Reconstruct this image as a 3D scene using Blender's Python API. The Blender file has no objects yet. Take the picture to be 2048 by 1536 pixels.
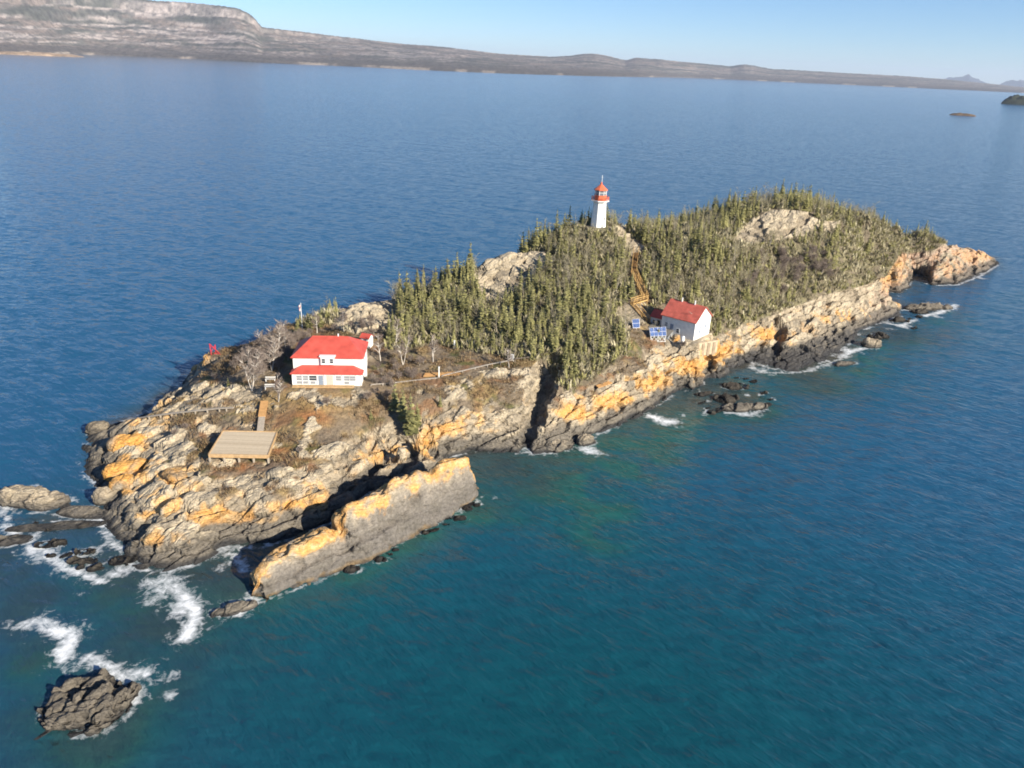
import bpy, bmesh, math, random
import numpy as np
from mathutils import Vector, Matrix

RAD = math.radians
sc = bpy.context.scene
COL = sc.collection
rng = np.random.default_rng(7)
random.seed(7)

# ------------------------------------------------------------------ camera
F, HC, PITCH, ROLL = 1538.0, 65.0, RAD(22.5), RAD(2.5)      # focal length in photo pixels, height above the lake
cam_d = bpy.data.cameras.new("camera")
cam_d.sensor_width = 36.0
cam_d.lens = F / 2048 * 36.0
cam_d.clip_start, cam_d.clip_end = 1.0, 200000.0
cam = bpy.data.objects.new("camera", cam_d)
COL.objects.link(cam)
sc.camera = cam
_X = Vector((1, 0, 0)); _Y = Vector((0, math.sin(PITCH), math.cos(PITCH))); _Fw = Vector((0, math.cos(PITCH), -math.sin(PITCH)))
_cr, _sr = math.cos(ROLL), math.sin(ROLL)
_right = _X * _cr + _Y * _sr
_up = -_X * _sr + _Y * _cr
m = Matrix((( _right.x, _up.x, -_Fw.x, 0), (_right.y, _up.y, -_Fw.y, 0), (_right.z, _up.z, -_Fw.z, HC), (0, 0, 0, 1)))
cam.matrix_world = m

# ------------------------------------------------------------------ sky, sun, exposure
SUN_AZ, SUN_EL = 50.0, 25.0           # degrees right of straight behind the camera; height
S = Vector((math.sin(RAD(SUN_AZ)) * math.cos(RAD(SUN_EL)), -math.cos(RAD(SUN_AZ)) * math.cos(RAD(SUN_EL)), math.sin(RAD(SUN_EL))))
w = bpy.data.worlds.new("World"); sc.world = w; w.use_nodes = True
nt = w.node_tree
sky = nt.nodes.new("ShaderNodeTexSky"); sky.sky_type = 'NISHITA'; sky.sun_disc = False
sky.sun_elevation = RAD(SUN_EL); sky.sun_rotation = RAD(180 - SUN_AZ)
sky.air_density = 0.8; sky.dust_density = 0.0; sky.ozone_density = 6.5
nt.links.new(sky.outputs[0], nt.nodes["Background"].inputs[0])
nt.nodes["Background"].inputs[1].default_value = 0.076
sun_d = bpy.data.lights.new("sun", 'SUN'); sun_d.energy = 5.0; sun_d.angle = RAD(0.5); sun_d.color = (1.0, 0.91, 0.77)
sun = bpy.data.objects.new("sun", sun_d); COL.objects.link(sun)
sun.rotation_euler = S.to_track_quat('Z', 'Y').to_euler()
vs = sc.view_settings
vs.view_transform = 'Standard'; vs.look = 'None'; vs.exposure = 0.92; vs.gamma = 1.0; vs.use_curve_mapping = False
sc.cycles.max_bounces = 6; sc.cycles.diffuse_bounces = 2; sc.cycles.glossy_bounces = 2; sc.cycles.volume_bounces = 1
sc.cycles.transparent_max_bounces = 6
sc.cycles.filter_width = 1.8
sc.cycles.sample_clamp_direct = 3.0; sc.cycles.sample_clamp_indirect = 3.0

# ------------------------------------------------------------------ geometry of the view, used to survey the place
def ray(px, py):
    u = (px - 1024) / F; v = -(py - 768) / F
    x = u * _cr - v * _sr; y = u * _sr + v * _cr
    return np.array([x, math.cos(PITCH) + y * math.sin(PITCH), -math.sin(PITCH) + y * math.cos(PITCH)])
def P(px, py, z=0.0):
    d = ray(px, py); t = (z - HC) / d[2]
    return np.array([0, 0, HC]) + d * t
def project(X):
    X = np.asarray(X, float); x = X[..., 0]; yy = X[..., 1]; z = X[..., 2] - HC
    f = yy * math.cos(PITCH) - z * math.sin(PITCH)
    up = yy * math.sin(PITCH) + z * math.cos(PITCH)
    f = np.maximum(f, 1e-3)
    a = x / f; b = up / f
    u = a * _cr + b * _sr; v = -a * _sr + b * _cr
    return 1024 + u * F, 768 - v * F
O2 = np.array([2.9, 124.6]); UA = np.array([.8, .6]); VA = np.array([-.6, .8])       # the island's long and short axes
def uv_of(p): q = np.asarray(p)[..., :2] - O2; return np.stack([q @ UA, q @ VA], -1)
def xy_of(uv): uv = np.asarray(uv); return O2 + uv[..., :1] * UA + uv[..., 1:2] * VA
def in_poly(x, y, poly):
    r = np.zeros(np.shape(x), bool); n = len(poly); j = n - 1
    for i in range(n):
        xi, yi = poly[i]; xj, yj = poly[j]
        c = ((yi > y) != (yj > y)) & (x < (xj - xi) * (y - yi) / ((yj - yi) + 1e-12) + xi)
        r ^= c; j = i
    return r

# ------------------------------------------------------------------ noise
def _h(ix, iy, iz, s):
    h = (ix.astype(np.int64) * 374761393 + iy.astype(np.int64) * 668265263 + iz.astype(np.int64) * 1440662683 + s * 974634777) & 0xffffffff
    h = ((h ^ (h >> 13)) * 1274126177) & 0xffffffff
    h = ((h ^ (h >> 15)) * 2246822519) & 0xffffffff
    return ((h ^ (h >> 16)) & 0xffffff) / float(0x1000000)
def vnoise(p, s=0):
    i = np.floor(p).astype(np.int64); f = p - i; f = f * f * (3 - 2 * f)
    r = 0
    for dx in (0, 1):
        for dy in (0, 1):
            for dz in (0, 1):
                wgt = (f[:, 0] if dx else 1 - f[:, 0]) * (f[:, 1] if dy else 1 - f[:, 1]) * (f[:, 2] if dz else 1 - f[:, 2])
                r = r + wgt * _h(i[:, 0] + dx, i[:, 1] + dy, i[:, 2] + dz, s)
    return r
def fbm(p, o=4, s=0, g=.5):
    r = 0; a = 1; t = 0
    for k in range(o):
        r = r + a * vnoise(p * 2 ** k + 17.3 * k, s + k); t += a; a *= g
    return r / t
def cells(p, s=0):
    i = np.floor(p).astype(np.int64); n = len(p)
    f1 = np.full(n, 9.); f2 = np.full(n, 9.); idr = np.zeros(n); idq = np.zeros((n, 3))
    for dx in (-1, 0, 1):
        for dy in (-1, 0, 1):
            for dz in (-1, 0, 1):
                c = i + np.array([dx, dy, dz])
                j = np.stack([_h(c[:, 0], c[:, 1], c[:, 2], s + k) for k in range(3)], 1)
                q = c + .1 + .8 * j
                d = np.sqrt(((p - q) ** 2).sum(1))
                near = d < f1
                f2 = np.where(near, f1, np.minimum(f2, d))
                f1 = np.where(near, d, f1)
                idr = np.where(near, _h(c[:, 0], c[:, 1], c[:, 2], s + 9), idr)
                idq[near] = (p - q)[near]
    return f1, f2, idr, idq
def sstep(a, b, x):
    t = np.clip((x - a) / (b - a), 0, 1); return t * t * (3 - 2 * t)
def mixc(c, col, k): return c * (1 - k[:, None]) + np.asarray(col) * k[:, None]

# ------------------------------------------------------------------ mesh helpers
def link(o, parent=None):
    COL.objects.link(o)
    if parent is not None: o.parent = parent
    return o
def empty(name, loc=(0, 0, 0), rz=0.0):
    o = bpy.data.objects.new(name, None); o.location = loc; o.rotation_euler = (0, 0, rz); o.empty_display_size = .5
    return link(o)
def tag(o, label=None, cat=None, group=None, kind=None):
    if label: o['label'] = label
    if cat: o['category'] = cat
    if group: o['group'] = group
    if kind: o['kind'] = kind
    return o
def quads_mesh(name, V, Q, mat, smooth=True, attrs=None):
    me = bpy.data.meshes.new(name)
    V = np.asarray(V, np.float32); Q = np.asarray(Q, np.int32); k = Q.shape[1]
    me.vertices.add(len(V)); me.vertices.foreach_set('co', V.ravel())
    me.loops.add(Q.size); me.loops.foreach_set('vertex_index', Q.ravel())
    me.polygons.add(len(Q)); me.polygons.foreach_set('loop_start', np.arange(0, Q.size, k, dtype=np.int32))
    me.polygons.foreach_set('use_smooth', np.full(len(Q), smooth, bool))
    for an, (typ, arr) in (attrs or {}).items():
        a = me.attributes.new(an, typ, 'POINT')
        if typ == 'FLOAT_COLOR':
            c = np.ones((len(V), 4), np.float32); c[:, :np.shape(arr)[1]] = arr; a.data.foreach_set('color', c.ravel())
        else: a.data.foreach_set('value', np.asarray(arr, np.float32))
    me.update(calc_edges=True); me.validate()
    if mat: me.materials.append(mat)
    return me
def put(name, me, parent=None): return link(bpy.data.objects.new(name, me), parent)
class MB:
    def __init__(s): s.v = []; s.f = []
    def add(s, vs_, fs_):
        n = len(s.v); s.v += [tuple(v) for v in vs_]; s.f += [tuple(i + n for i in f) for f in fs_]; return s
    def box(s, c, d, rz=0.0, M=None):
        hx, hy, hz = d[0] / 2, d[1] / 2, d[2] / 2
        R_ = M or Matrix.Rotation(rz, 3, 'Z'); c = Vector(c)
        vs_ = [c + R_ @ Vector((x * hx, y * hy, z * hz)) for z in (-1, 1) for y in (-1, 1) for x in (-1, 1)]
        return s.add(vs_, [(0, 2, 3, 1), (4, 5, 7, 6), (0, 1, 5, 4), (1, 3, 7, 5), (3, 2, 6, 7), (2, 0, 4, 6)])
    def bar(s, a, b, wd, ht=None):
        a, b = Vector(a), Vector(b); d = b - a; L = d.length
        if L < 1e-6: return s
        z = d.normalized(); x = z.cross(Vector((0, 0, 1)))
        if x.length < 1e-3: x = Vector((1, 0, 0))
        x.normalize(); y = z.cross(x)
        M = Matrix((x, y, z)).transposed()
        return s.box((a + b) / 2, (wd, ht or wd, L), M=M)
    def tube(s, pts, rad, n=6, cap=True):
        pts = [Vector(p) for p in pts]; base = len(s.v); k = len(pts)
        for i, p in enumerate(pts):
            d = (pts[min(i + 1, k - 1)] - pts[max(i - 1, 0)]).normalized()
            x = d.cross(Vector((0, 0, 1)));
            if x.length < .05: x = Vector((1, 0, 0))
            x.normalize(); y = d.cross(x); r = rad[i] if hasattr(rad, '__len__') else rad
            for j in range(n):
                a = 2 * math.pi * j / n; s.v.append(tuple(p + (x * math.cos(a) + y * math.sin(a)) * r))
        for i in range(k - 1):
            for j in range(n):
                s.f.append((base + i * n + j, base + i * n + (j + 1) % n, base + (i + 1) * n + (j + 1) % n, base + (i + 1) * n + j))
        if cap:
            s.f.append(tuple(base + j for j in reversed(range(n)))); s.f.append(tuple(base + (k - 1) * n + j for j in range(n)))
        return s
    def lathe(s, prof, n=8, rot=0.0, c=(0, 0)):
        base = len(s.v); k = len(prof)
        for r, z in prof:
            for j in range(n):
                a = rot + 2 * math.pi * j / n; s.v.append((c[0] + r * math.cos(a), c[1] + r * math.sin(a), z))
        for i in range(k - 1):
            for j in range(n):
                s.f.append((base + i * n + j, base + i * n + (j + 1) % n, base + (i + 1) * n + (j + 1) % n, base + (i + 1) * n + j))
        s.f.append(tuple(base + j for j in reversed(range(n)))); s.f.append(tuple(base + (k - 1) * n + j for j in range(n)))
        return s
    def slab(s, top, th):
        """a polygon given by its top corners, th thick downwards"""
        n = len(top); base = len(s.v)
        s.v += [tuple(p) for p in top] + [(p[0], p[1], p[2] - th) for p in top]
        s.f.append(tuple(base + i for i in range(n))); s.f.append(tuple(base + n + i for i in reversed(range(n))))
        for i in range(n): s.f.append((base + i, base + n + i, base + n + (i + 1) % n, base + (i + 1) % n))
        return s
    def build(s, name, mat, parent=None, smooth=False):
        me = bpy.data.meshes.new(name); me.from_pydata(s.v, [], s.f)
        bm = bmesh.new(); bm.from_mesh(me); bmesh.ops.recalc_face_normals(bm, faces=bm.faces); bm.to_mesh(me); bm.free()
        for p in me.polygons: p.use_smooth = smooth
        me.materials.append(mat)
        return put(name, me, parent)

# ------------------------------------------------------------------ materials
def nodes_of(name):
    mt = bpy.data.materials.new(name); mt.use_nodes = True
    return mt, mt.node_tree, mt.node_tree.nodes["Principled BSDF"], mt.node_tree.links.new
def paint(name, col, rough=.6, var=.15, scale=3.0, bump=.0, spec=.3, metal=0.0):
    mt, t, b, L = nodes_of(name)
    tc = t.nodes.new("ShaderNodeTexCoord"); n = t.nodes.new("ShaderNodeTexNoise"); n.inputs["Scale"].default_value = scale; n.inputs["Detail"].default_value = 6
    L(tc.outputs["Object"], n.inputs["Vector"])
    r = t.nodes.new("ShaderNodeValToRGB"); r.color_ramp.elements[0].position = .3; r.color_ramp.elements[1].position = .7
    r.color_ramp.elements[0].color = tuple(c * (1 - var) for c in col) + (1,); r.color_ramp.elements[1].color = tuple(min(1, c * (1 + var * .6)) for c in col) + (1,)
    L(n.outputs["Fac"], r.inputs[0]); L(r.outputs[0], b.inputs["Base Color"])
    b.inputs["Roughness"].default_value = rough; b.inputs["Specular IOR Level"].default_value = spec; b.inputs["Metallic"].default_value = metal
    if bump:
        bp = t.nodes.new("ShaderNodeBump"); bp.inputs["Strength"].default_value = bump; bp.inputs["Distance"].default_value = .05
        L(n.outputs["Fac"], bp.inputs["Height"]); L(bp.outputs[0], b.inputs["Normal"])
    return mt
def planks(name, c1, c2, axis='X', width=.18, rough=.8):
    mt, t, b, L = nodes_of(name)
    tc = t.nodes.new("ShaderNodeTexCoord"); sx = t.nodes.new("ShaderNodeSeparateXYZ"); L(tc.outputs["Object"], sx.inputs[0])
    dv = t.nodes.new("ShaderNodeMath"); dv.operation = 'DIVIDE'; dv.inputs[1].default_value = width; L(sx.outputs[axis], dv.inputs[0])
    fl = t.nodes.new("ShaderNodeMath"); fl.operation = 'FLOOR'; L(dv.outputs[0], fl.inputs[0])
    wn = t.nodes.new("ShaderNodeTexWhiteNoise"); wn.noise_dimensions = '1D'; L(fl.outputs[0], wn.inputs["W"])
    n = t.nodes.new("ShaderNodeTexNoise"); n.inputs["Scale"].default_value = 2.5; n.inputs["Detail"].default_value = 5; L(tc.outputs["Object"], n.inputs["Vector"])
    mx = t.nodes.new("ShaderNodeMath"); mx.operation = 'MULTIPLY_ADD'; mx.inputs[1].default_value = .5; L(wn.outputs["Value"], mx.inputs[0])
    mb = t.nodes.new("ShaderNodeMath"); mb.operation = 'MULTIPLY'; mb.inputs[1].default_value = .55; L(n.outputs["Fac"], mb.inputs[0]); L(mb.outputs[0], mx.inputs[2])
    r = t.nodes.new("ShaderNodeValToRGB"); r.color_ramp.elements[0].color = c1 + (1,); r.color_ramp.elements[1].color = c2 + (1,)
    r.color_ramp.elements[0].position = .15; r.color_ramp.elements[1].position = .85
    L(mx.outputs[0], r.inputs[0]); L(r.outputs[0], b.inputs["Base Color"]); b.inputs["Roughness"].default_value = rough
    fr = t.nodes.new("ShaderNodeMath"); fr.operation = 'FRACT'; L(dv.outputs[0], fr.inputs[0])
    pp = t.nodes.new("ShaderNodeMath"); pp.operation = 'PINGPONG'; pp.inputs[1].default_value = .5; L(fr.outputs[0], pp.inputs[0])
    gt = t.nodes.new("ShaderNodeMath"); gt.operation = 'GREATER_THAN'; gt.inputs[1].default_value = .06; L(pp.outputs[0], gt.inputs[0])
    bp = t.nodes.new("ShaderNodeBump"); bp.inputs["Strength"].default_value = .5; bp.inputs["Distance"].default_value = .02
    L(gt.outputs[0], bp.inputs["Height"]); L(bp.outputs[0], b.inputs["Normal"])
    return mt
def rock_material():
    mt, t, b, L = nodes_of("lichen_rock")
    at = t.nodes.new("ShaderNodeAttribute"); at.attribute_name = "col"
    tc = t.nodes.new("ShaderNodeTexCoord")
    n = t.nodes.new("ShaderNodeTexNoise"); n.inputs["Scale"].default_value = 2.2; n.inputs["Detail"].default_value = 9; n.inputs["Roughness"].default_value = .68
    L(tc.outputs["Object"], n.inputs["Vector"])
    mr = t.nodes.new("ShaderNodeMapRange"); mr.inputs[1].default_value = .3; mr.inputs[2].default_value = .7; mr.inputs[3].default_value = .6; mr.inputs[4].default_value = 1.38
    L(n.outputs["Fac"], mr.inputs[0])
    mx = t.nodes.new("ShaderNodeVectorMath"); mx.operation = 'SCALE'; L(at.outputs["Color"], mx.inputs[0]); L(mr.outputs[0], mx.inputs["Scale"])
    L(mx.outputs[0], b.inputs["Base Color"])
    b.inputs["Roughness"].default_value = .85; b.inputs["Specular IOR Level"].default_value = .2
    bp = t.nodes.new("ShaderNodeBump"); bp.inputs["Strength"].default_value = .65; bp.inputs["Distance"].default_value = .32
    mp = t.nodes.new("ShaderNodeMapping"); mp.inputs["Rotation"].default_value = (.35, .1, .9); mp.inputs["Scale"].default_value = (.55, .8, 1.5); L(tc.outputs["Object"], mp.inputs[0])
    wn = t.nodes.new("ShaderNodeTexNoise"); wn.inputs["Scale"].default_value = .6; L(mp.outputs[0], wn.inputs["Vector"])
    wa = t.nodes.new("ShaderNodeVectorMath"); wa.operation = 'MULTIPLY_ADD'; wa.inputs[1].default_value = (.45, .45, .45); L(wn.outputs["Color"], wa.inputs[0]); L(mp.outputs[0], wa.inputs[2])
    hs = []
    for sc_, am in ((1.0, .55), (2.6, .22)):
        vo = t.nodes.new("ShaderNodeTexVoronoi"); vo.feature = 'DISTANCE_TO_EDGE'; vo.inputs["Scale"].default_value = sc_; L(wa.outputs[0], vo.inputs["Vector"])
        vc = t.nodes.new("ShaderNodeTexVoronoi"); vc.inputs["Scale"].default_value = sc_; L(wa.outputs[0], vc.inputs["Vector"])
        e1 = t.nodes.new("ShaderNodeMapRange"); e1.inputs[1].default_value = 0; e1.inputs[2].default_value = .10; e1.inputs[4].default_value = am; L(vo.outputs[0], e1.inputs[0])
        cs = t.nodes.new("ShaderNodeSeparateColor"); L(vc.outputs["Color"], cs.inputs[0])
        e2 = t.nodes.new("ShaderNodeMath"); e2.operation = 'MULTIPLY_ADD'; e2.inputs[1].default_value = am * 1.4; L(cs.outputs[0], e2.inputs[0]); L(e1.outputs[0], e2.inputs[2]); hs.append(e2)
    a1 = t.nodes.new("ShaderNodeMath"); a1.operation = 'ADD'; L(hs[0].outputs[0], a1.inputs[0]); L(hs[1].outputs[0], a1.inputs[1])
    a2 = t.nodes.new("ShaderNodeMath"); a2.operation = 'MULTIPLY'; L(a1.outputs[0], a2.inputs[0]); L(at.outputs["Alpha"], a2.inputs[1])
    a3 = t.nodes.new("ShaderNodeMath"); a3.operation = 'ADD'; L(a2.outputs[0], a3.inputs[0]); L(n.outputs["Fac"], a3.inputs[1])
    L(a3.outputs[0], bp.inputs["Height"]); L(bp.outputs[0], b.inputs["Normal"])
    return mt
def foliage_material(name, dark, light, rough=.8, rand=.25, trans=0.0):
    mt, t, b, L = nodes_of(name)
    at = t.nodes.new("ShaderNodeAttribute"); at.attribute_name = "tint"
    oi = t.nodes.new("ShaderNodeObjectInfo")
    ad = t.nodes.new("ShaderNodeMath"); ad.operation = 'MULTIPLY_ADD'; ad.inputs[1].default_value = rand; L(oi.outputs["Random"], ad.inputs[0])
    L(at.outputs["Fac"], ad.inputs[2])
    r = t.nodes.new("ShaderNodeValToRGB"); r.color_ramp.elements[0].color = dark + (1,); r.color_ramp.elements[1].color = light + (1,)
    L(ad.outputs[0], r.inputs[0]); L(r.outputs[0], b.inputs["Base Color"]); b.inputs["Roughness"].default_value = rough; b.inputs["Specular IOR Level"].default_value = .1
    return mt
M = {}
M['rock'] = rock_material()
M['white'] = paint("white_clapboard", (.78, .765, .72), .6, .12, 1.1)
M['trim'] = paint("white_trim", (.78, .78, .76), .5, .05, 4.0)
M['red_roof'] = paint("red_metal_roof", (.52, .088, .064), .5, .22, .7)
M['red_roof_old'] = paint("weathered_red_roof", (.56, .135, .095), .6, .3, .9)
M['red_orange'] = paint("lantern_red", (.64, .155, .075), .5, .12, 3.0)
M['red_steel'] = paint("red_steel", (.55, .05, .06), .5, .15, 3.0)
M['glass'] = paint("dark_glass", (.05, .06, .07), .12, .2, 3.0, spec=.6)
M['lantern_glass'] = paint("lantern_glass", (.16, .19, .21), .12, .3, 4.0, spec=.6)
M['screen'] = paint("grey_screen", (.27, .28, .29), .6, .25, 6.0)
M['door'] = paint("faded_pink_door", (.62, .45, .38), .6, .1, 4.0)
M['grey_door'] = paint("blue_grey_door", (.22, .26, .32), .6, .1, 4.0)
M['concrete'] = paint("pale_concrete", (.48, .38, .26), .9, .25, 1.2, .3)
M['grey_roofing'] = paint("grey_felt", (.20, .185, .16), .9, .2, 1.5)
M['solar'] = paint("blue_solar_glass", (.20, .31, .62), .25, .12, 1.5, spec=.5)
M['deck'] = planks("grey_deck_boards", (.46, .365, .24), (.66, .545, .38), 'Y', .2)
M['edge'] = paint("weathered_timber", (.50, .33, .165), .8, .25, 2.0)
M['timber'] = paint("orange_timber", (.50, .28, .11), .8, .2, 2.0)
M['stair'] = paint("yellow_timber", (.58, .37, .14), .8, .2, 2.0)
M['bench'] = paint('grey_white_bench', (.55, .53, .49), .8, .2, 3.0)
M['tread'] = paint('dark_treads', (.26, .15, .06), .9, .25, 2.0)
M['old_wood'] = paint("bleached_wood", (.42, .36, .28), .85, .2, 3.0)
M['bark'] = paint("spruce_bark", (.16, .13, .10), .9, .25, 4.0)
M['birch'] = paint("white_birch_bark", (.62, .56, .48), .8, .3, 5.0)
M['greybark'] = paint("grey_bark", (.36, .32, .27), .9, .25, 4.0)
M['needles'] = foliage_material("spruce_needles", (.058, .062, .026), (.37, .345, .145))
M['twigs'] = foliage_material("bare_twigs", (.135, .112, .072), (.48, .43, .28), .9)
M['brushwood'] = foliage_material("purple_grey_twigs", (.14, .105, .09), (.46, .385, .32), .9)
M['brush'] = foliage_material("dry_brush", (.11, .065, .035), (.36, .27, .15), .95, 0)

# ------------------------------------------------------------------ survey of the island: shore line and spot heights
SHORE_FRONT = [(395, 748), (330, 792), (300, 825), (232, 850), (182, 868), (178, 890), (160, 935), (196, 968), (204, 1000), (196, 1022), (215, 1060),
    (245, 1098), (290, 1135), (325, 1145), (400, 1122), (440, 1095), (500, 1092), (560, 1080), (640, 1050), (690, 1020), (760, 962), (845, 928),
    (890, 915), (940, 903), (1000, 905), (1040, 905), (1052, 902), (1060, 908), (1112, 905), (1165, 882), (1200, 866), (1280, 830), (1340, 792), (1400, 762),
    (1432, 742), (1470, 735), (1505, 722), (1540, 737), (1598, 742), (1650, 722), (1690, 692), (1722, 662), (1768, 642), (1800, 632),
    (1790, 605), (1735, 592), (1772, 586), (1816, 577), (1822, 560), (1832, 548), (1842, 552), (1850, 566), (1872, 569), (1912, 569), (1955, 548), (1975, 542), (1996, 526)]
SHORE_BACK_UV = [(268, 38), (262, 48), (240, 57), (215, 64), (190, 72), (160, 82), (130, 88), (100, 90), (70, 90), (45, 88), (20, 85), (-5, 81), (-27, 76)]
shore_uv = [tuple(uv_of(P(x, y, 0))) for x, y in SHORE_FRONT] + SHORE_BACK_UV
def resample(poly, step):
    out = []; n = len(poly)
    for i in range(n):
        a = np.array(poly[i]); b = np.array(poly[(i + 1) % n]); k = max(1, int(round(np.linalg.norm(b - a) / step)))
        out += [a + (b - a) * j / k for j in range(k)]
    return np.array(out)
SH = resample(shore_uv, 3.0)
_t = np.roll(SH, -1, 0) - np.roll(SH, 1, 0); _t /= np.linalg.norm(_t, axis=1)[:, None] + 1e-9
_n = np.stack([_t[:, 1], -_t[:, 0]], 1)
if not (in_poly(SH[:, 0] + _n[:, 0] * .5, SH[:, 1] + _n[:, 1] * .5, SH).mean() < .5): _n = -_n
def dist_shore(uv):
    d = np.full(len(uv), 1e9)
    for q in SH: d = np.minimum(d, (uv[:, 0] - q[0]) ** 2 + (uv[:, 1] - q[1]) ** 2)
    return np.sqrt(d)
SPOT = [(586,772,9),(655,773,9),(728,773,9),(500,762,8),(600,832,8),(520,812,7.5),(548,865,6),(440,865,5.4),(418,922,5.2),(540,922,5.5),(430,722,7.4),(470,712,7.4),(440,698,7.2),(412,712,6.6),
    (412,738,4.5),(350,790,4.4),(430,780,6.5),(262,850,2.8),(330,850,4.3),(370,830,5.4),(300,880,3.8),(240,880,2.3),(215,920,1.3),(250,970,2.6),(330,960,4.2),(225,1000,1.4),(300,1010,3.3),(380,1012,4.2),
    (330,1037,3.9),(450,1012,4.1),(560,1002,4.3),(640,985,4.6),(335,1060,2.4),(450,1045,2.2),(560,1040,2.2),(290,1080,2.5),(385,1082,2.5),(300,1110,1.1),(360,1110,1.2),(480,962,5),(600,932,5.5),(700,905,6),(780,905,5.4),(800,885,6),(845,872,5.8),
    (855,892,4.4),(880,900,2.2),(700,990,2.6),(760,935,3.4),(700,832,7),(762,792,8),(650,872,6.3),(752,742,9.2),(800,722,9.5),(880,752,9),(870,860,5.4),(920,842,5),(1000,832,5),(1055,822,5.2),(930,880,2),(1000,870,2.4),
    (860,800,7.6),(940,762,8.6),(1000,745,9.4),(1080,742,9.8),(1125,800,5.6),(1200,770,6.2),(1300,740,6.7),(1400,702,7.4),(1440,694,6.8),(1120,826,4.4),(1200,800,4.7),(1300,765,4.9),(1380,735,4.8),(1450,715,3.6),
    (1130,870,1.8),(1220,830,2),(1320,780,2),(1400,745,1.6),(1380,690,8.5),(1300,692,8.6),(1420,668,8.5),(1340,660,8.7),(1310,650,8.9),(900,692,9.5),(1000,702,9.8),(1100,702,10.2),(1200,692,10),(1250,652,11),(1288,610,12.6),(1275,560,16),(1270,510,19.5),(1240,470,24),(1196,449,26),(1215,447,25.9),
    (1175,452,25.4),(800,640,11),(722,645,13),(730,612,14),(700,655,10.3),(662,662,9.4),(690,630,12.6),(970,520,18.2),(1080,507,19.5),(1020,512,19),(985,567,13.6),(1060,560,14.6),(945,545,13),(930,560,11.5),(1000,620,12),(1100,600,14),(1150,540,18),(1130,490,21.6),
    (1400,602,12.6),(1450,640,10),(1550,620,9.5),(1500,560,15),(1400,520,20),(1420,450,22.6),(1400,430,23),(1480,440,25.6),(1540,427,28.2),(1472,472,24),(1610,432,27.6),(1500,490,21.4),(1600,480,22),(1560,410,29.4),(1640,427,27.6),(1700,445,25),
    (1700,500,18.6),(1760,500,16.5),(1650,562,12.6),(1740,552,9),(1770,520,12),(1806,510,12),(1800,545,6.5),(1770,560,5),(1838,512,9),(1872,508,9),(1865,535,5.5),(1900,492,8),(1950,502,5.8),(1985,512,3.2),(1880,532,4.6),(1910,532,4.2),(1950,522,3.6),
    (1740,442,22.5),(1770,448,19.6),(1800,455,16.6),(1838,464,13.8),(1868,475,11.6),(1730,592,6),(1650,600,7.4),(1582,606,7.8),(1590,672,3.3),(1700,632,3),(1540,702,1),(1600,692,1.6),(1560,725,.7),(1640,705,.8),(1660,660,3.2),(1762,600,3),(1790,618,1.2),(1480,672,5.2),(1540,642,7.6),(1520,675,4),(1570,650,5.2)]
SPOT_UV = [(-20, 66, 8.5), (0, 70, 9), (20, 72, 10), (40, 74, 12.5), (60, 76, 14), (60, 64, 23), (80, 72, 18), (100, 75, 15), (130, 72, 16), (140, 62, 24), (160, 66, 19), (185, 54, 16), (215, 48, 10.5), (235, 46, 7), (250, 42, 5),
    (-20, 58, 9), (100, 60, 21.5), (115, 60, 24)]
pts = [tuple(uv_of(P(x, y, z))) + (z,) for x, y, z in SPOT] + SPOT_UV
pts += [(q[0], q[1], 0.0) for q in SH]
for dd, zz in ((4.0, -1.8), (14.0, -5.0), (40., -10.)):
    Q = SH + _n * dd
    ok = (~in_poly(Q[:, 0], Q[:, 1], SH)) & (dist_shore(Q) > dd * .8)
    pts += [(q[0], q[1], zz) for q in Q[ok][::(1 if dd < 5 else 2)]]
PT = np.array(pts); 
keep = [0]
for i in range(1, len(PT)):
    if ((PT[keep, :2] - PT[i, :2]) ** 2).sum(1).min() > .16: keep.append(i)
PT = PT[keep]
_D = np.sqrt(((PT[:, None, :2] - PT[None, :, :2]) ** 2).sum(-1)); n_ = len(PT)
_A = np.zeros((n_ + 3, n_ + 3)); _A[:n_, :n_] = _D - np.eye(n_) * .05; _A[:n_, n_] = 1; _A[:n_, n_ + 1:] = PT[:, :2]; _A[n_:, :n_] = _A[:n_, n_:].T
_W = np.linalg.solve(_A, np.concatenate([PT[:, 2], np.zeros(3)]))
GU = np.arange(-130, 345, .5); GV = np.arange(-90, 150, .5)
_gu, _gv = np.meshgrid(GU, GV, indexing='ij'); _g = np.stack([_gu.ravel(), _gv.ravel()], 1)
_z = np.zeros(len(_g))
for i in range(0, len(_g), 4000):
    b_ = _g[i:i + 4000]
    _z[i:i + 4000] = np.sqrt(((b_[:, None, :] - PT[None, :, :2]) ** 2).sum(-1)) @ _W[:n_] + _W[n_] + b_ @ _W[n_ + 1:]
GZ = _z.reshape(_gu.shape)

# level building ground, carve the gully and the far inlet
def carve(a, b, wd, za, zb, steep):
    global GZ
    a = np.array(a); b = np.array(b); d = b - a; L2 = d @ d
    t = np.clip(((_gu - a[0]) * d[0] + (_gv - a[1]) * d[1]) / L2, 0, 1)
    dist = np.hypot(_gu - a[0] - t * d[0], _gv - a[1] - t * d[1])
    GZ = np.minimum(GZ, za + (zb - za) * t + np.maximum(0, dist - wd / 2) * steep)
carve(uv_of(P(1048, 904, 0)), uv_of(P(1066, 868, 1.2)), 1.6, -.6, 1.0, 3.0)
carve(uv_of(P(1066, 868, 1.2)), uv_of(P(1103, 775, 4.0)), 2.0, 1.0, 4.5, 3.0)
carve(uv_of(P(1103, 775, 4.0)), uv_of(P(1112, 730, 8)), 2.0, 4.5, 8, 2.5)
carve(uv_of(P(1844, 578, 0)), uv_of(P(1840, 553, 0)), 5.5, -1.2, -.4, 6.0)
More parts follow.
